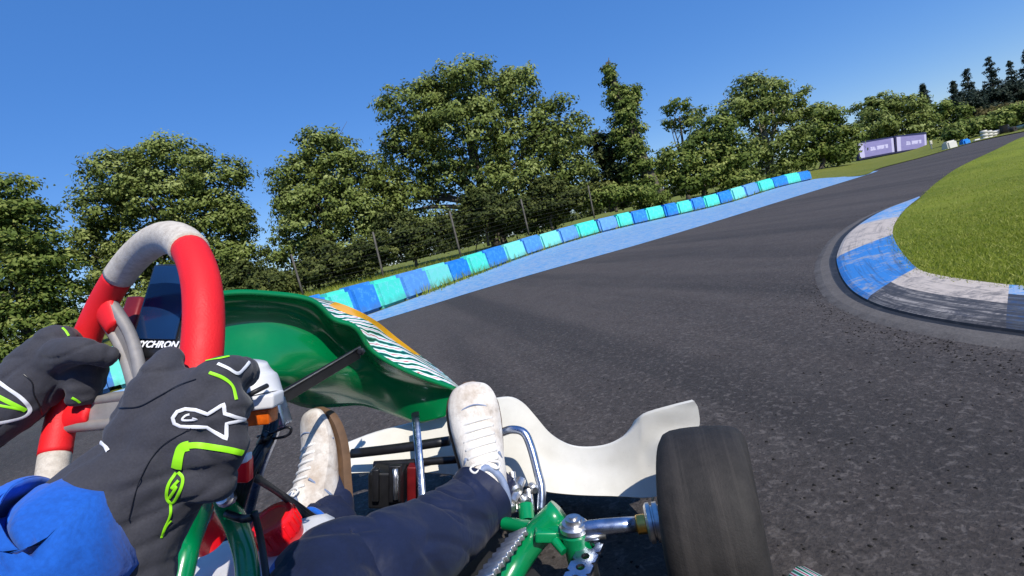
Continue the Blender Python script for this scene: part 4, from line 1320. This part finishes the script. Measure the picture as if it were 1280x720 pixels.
# white overflow bottle with an orange label by the glove
mb = MB(); mb.tube([at(318, 452, .50), at(316, 470, .50), at(322, 498, .495)], [.012, .022, .024], 18, 6)
mb.box(at(326, 501, .485), CX + CUP * .12, CUP, FW, .018, .007, .012, .003)
bot_ = mb.build('overflow_bottle', m_whiteplas, kart, sharp=60)
MB().tube([at(306, 497, .468), at(318, 490, .462), at(334, 482, .475)], .0024, 8, 4).build('strap', m_black_rubber, bot_)
MB().box(at(322, 520, .49), CX + CUP * .1, CUP, FW, .016, .0075, .010, .002).build('orange_label', m_orange, bot_, sharp=40)
# side pod tip
sp = MB()
sp.tube([Vector((.60, -.30, .13)), Vector((.60, -.05, .15)), Vector((.60, .16, .14)), Vector((.59, .235, .10))], [.10, .105, .085, .02], 24, 8, flat=.85)
m_pod = mat_decal()
pod = sp.build('side_pod', m_spoiler, kart)
pc = at(1006, 726, .53) + Vector((0, 0, -.006))
sp2 = MB().tube([pc + Vector((0, -.3, -.01)), pc + Vector((0, -.12, .0)), pc + Vector((0, -.02, -.003)), pc + Vector((0, .015, -.02))], [.03, .03, .022, .004], 20, 6, flat=.6)
bpy.data.objects.remove(pod)
rows = []
for i in range(13):
    t = i / 12
    y = -.30 + .37 * t; hgt = .175 * (1 - max(0, (t - .8) / .2) ** 2.4 * .95); wdt = .06 * (1 - max(0, (t - .6) / .4) ** 2.5 * .8)
    rows.append([(pc.x + math.cos(a) * wdt, pc.y + y, pc.z - .155 + math.sin(a) * hgt) for a in np.linspace(0, math.pi, 15)])
mbp = MB(); mbp.grid(rows, uv=True)
def mat_pod():
    M = Mat('striped_pod_sticker', .25, coat=.5)
    w_ = M.n('ShaderNodeTexWave'); w_.inputs['Scale'].default_value = 3.2; w_.inputs['Distortion'].default_value = 4; M.l(M.coord('UV', (2.4, .8, 1), (0, 0, R(25))), w_.inputs['Vector'])
    M.color(M.ramp(w_.outputs['Fac'], [(0, srgb(10, 100, 70)), (.28, srgb(20, 130, 90)), (.34, srgb(160, 235, 212)), (.6, srgb(230, 240, 238)), (.88, srgb(236, 236, 236)), (.92, srgb(200, 40, 80))]))
    return M.m
mbp.build('side_pod', mat_pod(), kart, fix=False)

# ================================================================== DRIVER
# limbs as joints (point, radius)
W_R = at(172, 592, .305)
sleeveR = [at(-230, 950, .24), at(-60, 800, .255), at(28, 716, .265), at(100, 662, .275)]
E_R = sleeveR[0]
body = MB()
SH_R, SH_L = Vector((.17, -.30, .60)), Vector((-.21, -.30, .60))
bones = []   # (a, b, material) for colouring
def limb(pts, rad, mi, n=5):
    body.tube(pts, rad, 18, n)
    for a, b in zip(pts[:-1], pts[1:]): bones.append((Vector(a), Vector(b), mi))
ELR = at(-330, 1010, .245)
limb([SH_R, Vector((.12, -.14, .44)), ELR, sleeveR[1], at(5, 728, .262), at(60, 694, .268)], [.062, .050, .046, .040, .034, .028], 0)
limb([at(50, 700, .268), W_R, at(215, 555, .305)], [.026, .016, .010], 0)
W_L = at(22, 500, .465)
ELL = at(-330, 760, .34)
limb([SH_L, (SH_L + ELL) / 2 + Vector((-.04, 0, -.02)), ELL, at(-140, 600, .41), at(-70, 550, .44)], [.062, .058, .05, .045, .040], 0)
limb([at(-80, 555, .44), W_L, at(58, 460, .476)], [.026, .016, .010], 0)
# torso and pelvis
limb([Vector((-.02, -.34, .14)), Vector((-.02, -.38, .32)), Vector((-.02, -.40, .50)), Vector((-.02, -.37, .64)), Vector((-.02, -.34, .72))], [.15, .14, .155, .10, .06], 0)
limb([SH_L + Vector((.02, -.03, .0)), Vector((-.02, -.36, .62)), SH_R + Vector((-.02, -.03, 0))], [.065, .09, .065], 0)
# legs
HIP_R, HIP_L = Vector((.08, -.28, .15)), Vector((-.12, -.28, .15))
kneeR = at(398, 778, .50)
legR = [HIP_R, Vector((.12, .0, .22)), kneeR, at(462, 722, .585), at(528, 680, .68), at(580, 645, .775), at(598, 628, .805)]
limb(legR, [.085, .072, .056, .052, .048, .042, .036], 1)
ankR = at(606, 604, .835)
limb([at(598, 620, .80), ankR, at(596, 560, .89)], [.03, .026, .022], 1)
limb([HIP_L, Vector((-.20, .02, .20)), at(130, 770, .60), at(250, 706, .73), at(345, 672, .80), at(405, 652, .83)], [.085, .07, .052, .042, .036, .032], 1)
ankL = at(424, 640, .84)
limb([at(405, 655, .82), ankL, at(420, 590, .89)], [.03, .026, .02], 1)
me = remeshed(body, .0065, 5, .5)
# creases of the cloth: real displacement along the normal
me.calc_loop_triangles()
co = [v.co.copy() for v in me.vertices]; no = [v.normal.copy() for v in me.vertices]
ax_s = (sleeveR[3] - sleeveR[1]).normalized()
mi = []
def segdist(p, a, b):
    ab = b - a; t = max(0, min(1, (p - a).dot(ab) / ab.length_squared)); return (p - a - ab * t).length
for p in me.polygons:
    c = p.center
    mi.append(min(bones, key=lambda s: segdist(c, s[0], s[1]))[2])
me.polygons.foreach_set('material_index', mi)
person = link('person', me, [m_sleeve, m_trouser])
tag(person, 'kart driver in blue sleeves and navy trousers gripping the steering wheel', 'person')
# ---- clothes over the limbs: fine tubes with real folds
def cloth_tube(name, pts, rad, mats, label, fold, seg=96, n=26, pick=None):
    mb = MB(); mb.tube(pts, rad, seg, n, caps=True, up=CUP)
    me = mb.mesh(name)
    co = [v.co.copy() for v in me.vertices]; no = [v.normal.copy() for v in me.vertices]
    ax = (Vector(pts[-4]) - Vector(pts[1])).normalized()
    for v, c, n_ in zip(me.vertices, co, no): v.co = c + n_ * fold(c, (c - Vector(pts[1])).dot(ax))
    if pick: me.polygons.foreach_set('material_index', pick(me, seg))
    o = link(name, me, mats, person)
    o['label'] = label
    return o


def ridge(v): return 1 - min(1, abs(noise.noise(v)) * 3.2)
def crease(v, w): 
    k = abs(noise.noise(v)) / w
    return -max(0, 1 - k)
def fold_sleeve(c, q):
    a = (c - sleeveR[2]).dot(CX); b = (c - sleeveR[2]).dot(CUP)
    wrp = noise.noise(c * 14) * .5
    ring = math.sin(q * 150 + 5.5 * noise.noise(c * 13) + a * 40)
    return (.0018 * ring * (.55 + .9 * noise.noise(c * 9 + Vector((2, 7, 1)))) + .0060 * crease(Vector((q * 13 + a * 9 + wrp, b * 9, 1.7)), .24) + .0040 * crease(Vector((q * 26 - b * 14 + wrp, a * 11, 5.2)), .2)
            + .0050 * noise.noise(Vector((q * 15, a * 9, b * 9))) + .0022 * noise.noise(c * 40))
cloth_tube('sleeve', [at(-330, 1010, .245), at(-210, 912, .25), at(-95, 815, .256), at(2, 734, .262), at(56, 698, .268), at(80, 683, .2708), at(86, 679, .2716), at(81, 682, .2710), at(62, 694, .269)],
           [.056, .0535, .0500, .0475, .0440, .0425, .0385, .036, .034], [m_sleeve], 'royal blue sleeve bunched over the glove cuff', fold_sleeve)
def fold_leg(c, q):
    a = c.dot(CX); b = c.dot(CUP); wrp = noise.noise(c * 9) * .6
    return (.0062 * crease(Vector((q * 9 - a * 8 + wrp, b * 8, .3)), .16) + .0045 * crease(Vector((q * 17 + b * 12 + wrp, a * 11, 4.1)), .14) + .0075 * noise.noise(Vector((q * 9, a * 8, b * 8))) + .0015 * noise.noise(c * 36))
def pick_leg(me, seg):
    # a straight side flash: a few neighbouring strips of the tube, from the hip to just past the knee
    pol = me.polygons; n_ring = (len(pol) - 2) // seg
    ref = min(range(n_ring), key=lambda i: (pol[i * seg].center - legR[3]).length)
    want = (CX * -.80 + CUP * .60 - FW * .02).normalized()
    k0 = max(range(seg), key=lambda k: pol[ref * seg + k].normal.dot(want))
    end = min(range(n_ring), key=lambda i: (sum((pol[i * seg + k].center for k in range(0, seg, 8)), Vector()) / (seg / 8) - at(430, 740, .55)).length)
    out = [0] * len(pol)
    for i in range(n_ring):
        half = 2
        for k in range(-half, half + 1): out[i * seg + (k0 + k) % seg] = 1
    return out
cloth_tube('trouser_leg', [Vector((.10, -.10, .20)), Vector((.12, .0, .22)), kneeR, legR[3], legR[4], legR[5], at(600, 623, .815), at(603, 619, .82), at(600, 622, .815), at(590, 634, .795)],
           [.085, .080, .0680, .0645, .0615, .0575, .0555, .050, .046, .044], [m_trouser, m_sleeve], 'navy trouser leg with a blue side flash', fold_leg, pick=pick_leg)
cloth_tube('trouser_leg', [Vector((-.16, -.12, .18)), Vector((-.20, .02, .20)), at(130, 770, .60), at(250, 706, .73), at(345, 672, .80), at(402, 652, .83), at(410, 650, .834), at(404, 652, .83)],
           [.083, .078, .062, .052, .047, .046, .040, .036], [m_trouser], 'navy trouser leg behind the fuel tank', fold_leg)
# blue cuff edge on the left trouser leg
MB().tube([at(376, 640, .775), at(390, 637, .77), at(404, 646, .765), at(411, 662, .76), at(412, 676, .755)], .0042, 10, 5).build('cuff_trim', m_sleeve, person)

# ---- helmet, behind and above the lens
hc = Vector((-.02, -.36, .86))
MB().ball(hc, .13, 0, (1, 1.15, 1.05), 32).build('helmet', m_helmet, person)

# ---- gloves
def glove(parts, name, extra_smooth=4):
    g_ = MB()
    for pts, rad in parts:
        g_.tube(pts, rad, 14, 5)
        for p, r_ in ((pts[0], rad[0]), (pts[-1], rad[-1])): g_.ball(p, r_ * .99, seg=14)
    me = remeshed(g_, .0021, extra_smooth, .5)
    for v in me.vertices:
        c = v.co.copy()
        v.co = c + v.normal * (.0012 * noise.noise(c * 55) + .0006 * noise.noise(c * 140) - .0017 * max(0, 1 - abs(noise.noise(Vector((c.x * 20, c.y * 32, c.z * 44)))) / .13))
    o = link(name, me, m_glove, person)
    return o


def A(*p): return at(*p)
RP = {}
for v_ in (462, 505, 552, 600): i = min((i for i in range(NR) if (rp[i] - CAM).dot(FW) < .36), key=lambda i: abs(rpx[i][1] - v_)); RP[v_] = (rpx[i][0], (rp[i] - CAM).dot(FW))
partsR = []
kn = {462: (272, 472, .306), 505: (283, 512, .300), 552: (282, 556, .298), 600: (268, 600, .300)}
fr_ = {462: .0105, 505: .011, 552: .0108, 600: .0095}
for v_, kpt in kn.items():
    ru, rd = RP[v_]; r_ = fr_[v_]
    partsR.append(([A(178, 590, .303), A((178 + kpt[0]) / 2, (590 + kpt[1]) / 2 - 4, .299), A(*kpt)], [.018, .0155, .0135]))
    partsR.append(([A(*kpt), A(ru + 50, v_ + 4, rd - .012), A(ru + 52, v_ + 6, rd + .012), A(ru + 28, v_ + 8, rd + .028), A(ru - 12, v_ + 10, rd + .028), A(ru - 34, v_ + 10, rd + .016)], [.0135, r_ * 1.08, r_, r_ * .98, r_ * .92, r_ * .75]))
# metacarpal fill
for a, b in ((462, 505), (505, 552), (552, 600)):
    ka, kb = kn[a], kn[b]
    partsR.append(([A(185, 580, .302), A((ka[0] + kb[0]) / 2, (ka[1] + kb[1]) / 2, (ka[2] + kb[2]) / 2 + .001)], [.019, .0125]))
# thumb and web
partsR.append(([A(172, 575, .303), A(180, 520, .303), A(200, 472, .306), A(212, 450, .314)], [.021, .0165, .0125, .0095]))
partsR.append(([A(190, 560, .303), A(215, 500, .305), A(238, 478, .309)], [.020, .0155, .011]))
partsR.append(([A(178, 590, .303), A(210, 540, .302), A(235, 520, .302)], [.022, .02, .016]))
# wrist and gauntlet
partsR.append(([A(205, 570, .304), A(165, 603, .301), A(124, 640, .292), A(85, 674, .280)], [.026, .031, .0335, .0315]))
partsR.append(([A(225, 600, .306), A(190, 640, .302), A(160, 690, .295), A(140, 760, .285)], [.020, .024, .028, .03]))
glR = glove(partsR, 'glove')
partsL = []
partsL.append(([A(66, 452, .476), A(30, 492, .466), A(-30, 528, .45), A(-110, 575, .43)], [.027, .0265, .031, .034]))
partsL.append(([A(40, 470, .472), A(72, 430, .478), A(84, 424, .485)], [.027, .020, .014]))
partsL.append(([A(62, 452, .470), A(86, 440, .458), A(108, 440, .456), A(132, 445, .464)], [.020, .0145, .0125, .011]))
for k, (v_, tip, r_) in enumerate([(440, 452, .0105), (456, 466, .0105), (471, 482, .0102), (486, 496, .009)]):
    ru = min(rpx, key=lambda q: (q[0] - 100) ** 2 + (q[1] - v_) ** 2)[0]
    partsL.append(([A(60 - k * 2, v_ - 2, .486), A(76 - k * 3, v_ - 8, .514), A(102 - k * 4, v_ - 2, .524), A(124 - k * 4, v_ + 5, .507), A(120 - k * 3, tip, .482), A(98 - k * 2, tip + 3, .470)], [.018, .012, r_ * 1.05, r_, r_ * .98, r_ * .85]))
partsL.append(([A(50, 470, .474), A(78, 470, .472)], [.022, .014]))
glL = glove(partsL, 'glove')
glL['label'] = 'left glove with white and lime arrow on its cuff'
glR['label'] = 'right glove with white star outline on its back'


# ---- printed lines on the gloves: ribbons laid on the surface
def print_line(gl, paths, width, mat, name, closed=False):
    t = bvh_of(gl)
    for path, wd in paths:
        mbr = MB()
        P2 = catmull([(a, b, 0) for a, b in path], 6) if len(path) > 2 and not closed else None
        if P2 is None:
            P2 = []
            L = path + ([path[0]] if closed else [])
            for (x1, y1), (x2, y2) in zip(L[:-1], L[1:]):
                m = max(2, int(math.hypot(x2 - x1, y2 - y1) / 3))
                P2 += [(x1 + (x2 - x1) * k / m, y1 + (y2 - y1) * k / m, 0) for k in range(m)]
            P2.append((*L[-1], 0))
        hits = []
        for q in P2:
            r_ = (FW + CX * ((q[0] - 640) / FPX) - CUP * ((q[1] - 360) / FPX)).normalized()
            h, n_, _, _ = t.ray_cast(CAM, r_)
            hits.append((h, n_) if h is not None else None)
        run = []
        def flush():
            if len(run) < 2: return
            # smooth the track a little, then lay a flat ribbon 0.5 mm proud
            pts_ = [r__[0] for r__ in run]; ns = [r__[1] for r__ in run]
            left, right = [], []
            for i in range(len(pts_)):
                a = pts_[max(i - 1, 0)]; b = pts_[min(i + 1, len(pts_) - 1)]
                n_ = sum(ns[max(0, i - 2):i + 3], Vector()).normalized()
                tv = (b - a)
                if tv.length < 1e-7: continue
                sv = tv.normalized().cross(n_).normalized()
                c = pts_[i] + n_ * .0007
                left.append(c + sv * wd / 2); right.append(c - sv * wd / 2)
            mid = [(a + b) / 2 + ns[min(i, len(ns) - 1)] * .0004 for i, (a, b) in enumerate(zip(left, right))]
            mbr.grid([left, mid, right])
        for h in hits:
            if h is None:
                flush(); run = []
            elif run and (h[0] - run[-1][0]).length > .012:
                flush(); run = [h]
            else: run.append(h)
        flush()
        if mbr.f: mbr.build(name, mat, gl)


star = [(306, 524), (285, 518), (279, 505), (281.5, 505), (280, 505), (262, 517), (241, 511.5), (226, 512), (218, 518), (216.5, 525), (220, 531), (230, 534), (259, 533.5), (272, 541), (284, 549), (284, 529.5)]
star = [(306, 524.5), (281, 517), (280, 505), (260, 517.5), (245, 512.5), (232, 511), (222, 514.5), (216.5, 522), (218.5, 529), (226, 532.5), (240, 533.5), (259, 533.5), (283, 549), (283, 529)]
print_line(glR, [(star, .0020)], 0, m_white_line, 'star_logo', closed=True)
print_line(glR, [([(238, 518), (232, 520), (229, 525), (246, 524), (241, 522)], .0012)], 0, m_white_line, 'star_logo')
print_line(glR, [([(303, 566), (280, 561), (250, 557), (236, 557)], .0034), ([(237, 557), (228, 560), (224, 570), (221, 585)], .0056),
                 ([(223, 590), (229, 598), (226, 612), (216, 628), (209, 622), (211, 606), (221, 590)], .0017), ([(224, 600), (215, 610), (221, 608), (212, 622)], .0016),
                 ([(213, 628), (213, 642), (205, 660), (201, 672), (207, 658), (214, 650)], .0014),
                 ([(262, 466), (278, 472), (290, 483), (295, 500)], .0019), ([(258, 452), (272, 449), (286, 446)], .0016)], 0, m_lime_line, 'lime_piping')
print_line(glR, [([(272, 455), (285, 461), (296, 467), (304, 461), (311, 453)], .0021), ([(108, 551), (122, 551), (131, 556), (136, 564)], .0022)], 0, m_white_line, 'white_piping')
print_line(glR, [([(150, 510), (175, 508), (200, 495), (225, 482), (246, 474)], .0007), ([(240, 535), (200, 560), (175, 600), (160, 650)], .0005)], 0, m_black, 'seam')
print_line(glL, [([(-8, 473), (8, 484), (25, 496), (36, 508), (36, 516), (24, 523), (-8, 530)], .0030)], 0, m_white_line, 'white_piping')
print_line(glL, [([(-6, 494), (14, 504), (32, 513)], .0036), ([(-6, 506), (12, 509), (32, 513)], .0022), ([(78, 410), (82, 414), (86, 420)], .0018), ([(90, 497), (96, 500), (100, 503)], .0022)], 0, m_lime_line, 'lime_piping')
print_line(glL, [([(30, 468), (40, 478), (42, 492), (48, 505), (52, 518)], .0010)], 0, m_black, 'seam')


# ---- shoes
def shoe(heel, toe, upv, label=None, lean=0.0):
    L = (toe - heel).length; fy = (toe - heel).normalized()
    uz = (upv - fy * upv.dot(fy)).normalized(); fx = fy.cross(uz).normalized()
    S = L / .27
    def loc(x, y, z): return heel + fx * (x * S) + fy * (y * S) + uz * (z * S)
    ys = [-.012, .0, .03, .07, .11, .15, .19, .225, .25, .266, .274]
    wd = [.014, .031, .039, .042, .045, .050, .054, .053, .046, .033, .012]
    ht = [.06, .10, .112, .112, .095, .075, .060, .050, .041, .030, .016]
    spring = lambda y: .028 * max(0, (y - .13) / .14) ** 2 + .006 * max(0, (.03 - y) / .04)
    def loc(x, y, z): return heel + fx * (x * S) + fy * (y * S) + uz * ((z + spring(y)) * S)
    ri = []
    for y, w_, h in zip(ys, wd, ht):
        rw = []
        for k in range(22):
            a = math.pi * 2 * k / 22
            ca, sa = math.cos(a), math.sin(a)
            x = w_ * math.copysign(abs(ca) ** .75, ca) * (1 - .28 * max(0, sa))
            z = h / 2 + h / 2 * math.copysign(abs(sa) ** .8, sa) + .012
            rw.append(tuple(loc(x, y, z)))
        ri.append(rw)
    mbs = MB(); o = 0
    rs = [[Vector(p) for p in r_] for r_ in smooth_rows([r_ + [r_[0]] for r_ in ri], 1, 4)]
    mbs.grid(rs)
    mbs.f.append(tuple(range(len(rs[0]) - 1))); mbs.m.append(0)
    mbs.f.append(tuple((len(rs) - 1) * len(rs[0]) + k for k in range(len(rs[0]) - 1))); mbs.m.append(0)
    sh = mbs.build('shoe', m_shoe, person)
    if label: sh['label'] = label
    yy = np.linspace(-.014, .277, 30)
    secs = []
    for y in yy:
        w_ = float(np.interp(y, ys, wd)) * (1.06 if .0 < y < .26 else .9)
        secs.append([tuple(loc(x, y, z)) for x, z in ((-w_, .017), (-w_ * 1.04, .008), (-w_, -.002), (w_, -.002), (w_ * 1.04, .008), (w_, .017), (-w_, .017))])
    ms_ = MB(); ms_.grid(secs)
    for q in (0, len(secs) - 1): ms_.f.append(tuple(q * 7 + k for k in range(6))); ms_.m.append(0)
    ms_.build('sole', m_sole, sh, sharp=50)
    # foxing band
    mbl = MB()
    for k in range(6):
        y = .105 + k * .0165; h = np.interp(y, ys, ht) + .0125; w_ = np.interp(y, ys, wd) * .62
        mbl.tube([loc(-w_, y - .004, h - .012), loc(-w_ * .4, y, h - .001), loc(w_ * .4, y + .003, h - .001), loc(w_, y + .004, h - .012)], .0033 * S, 7, 5)
    for sx in (-1, 1):
        mbl.tube([loc(0, .105, .108), loc(sx * .02, .09, .124), loc(sx * .028, .10, .112), loc(sx * .006, .108, .108)], .0024 * S, 6, 5)
    mbl.build('laces', m_lace, sh)
    mbc_ = MB()
    mbc_.tube([loc(0, -.014, .085), loc(.030, .02, .108), loc(.026, .07, .118), loc(0, .095, .113), loc(-.026, .07, .118), loc(-.030, .02, .108), loc(0, -.014, .085)], .007 * S, 10, 6)
    mbc_.build('collar', m_shoe_grey, sh)
    # toe cap seam and side strap
    mbt_ = MB()
    h = lambda y: np.interp(y, ys, ht) + .0128; w2 = lambda y: np.interp(y, ys, wd)
    mbt_.tube([loc(-w2(.2) * .98, .195, .028), loc(-w2(.21) * .6, .213, h(.213) - .010), loc(0, .222, h(.222)), loc(w2(.21) * .6, .213, h(.213) - .010), loc(w2(.2) * .98, .195, .028)], .0018 * S, 6, 5)
    mbt_.build('stitching', m_shoe_grey, sh)
    for sx in (-1, 1):
        mbt_ = MB()
        mbt_.tube([loc(sx * w2(.06) * .98, .06, .03), loc(sx * w2(.09) * .95, .09, .06), loc(sx * w2(.12) * .72, .12, .09)], .0028 * S, 6, 5)
        mbt_.build('side_strap', m_shoe_grey, sh)
    return sh


hR, tR = at(613, 648, .865), at(586, 486, .945)
shoe(hR, tR, -FW * .75 + CUP * .55 + CX * .05, 'clean white lace-up shoe on the throttle side')
hL, tL = at(432, 662, .86), at(416, 512, .93)
shoe(hL, tL, -FW * .55 + CUP * .25 - CX * .6, 'white shoe tilted outward, brown sole edge showing')
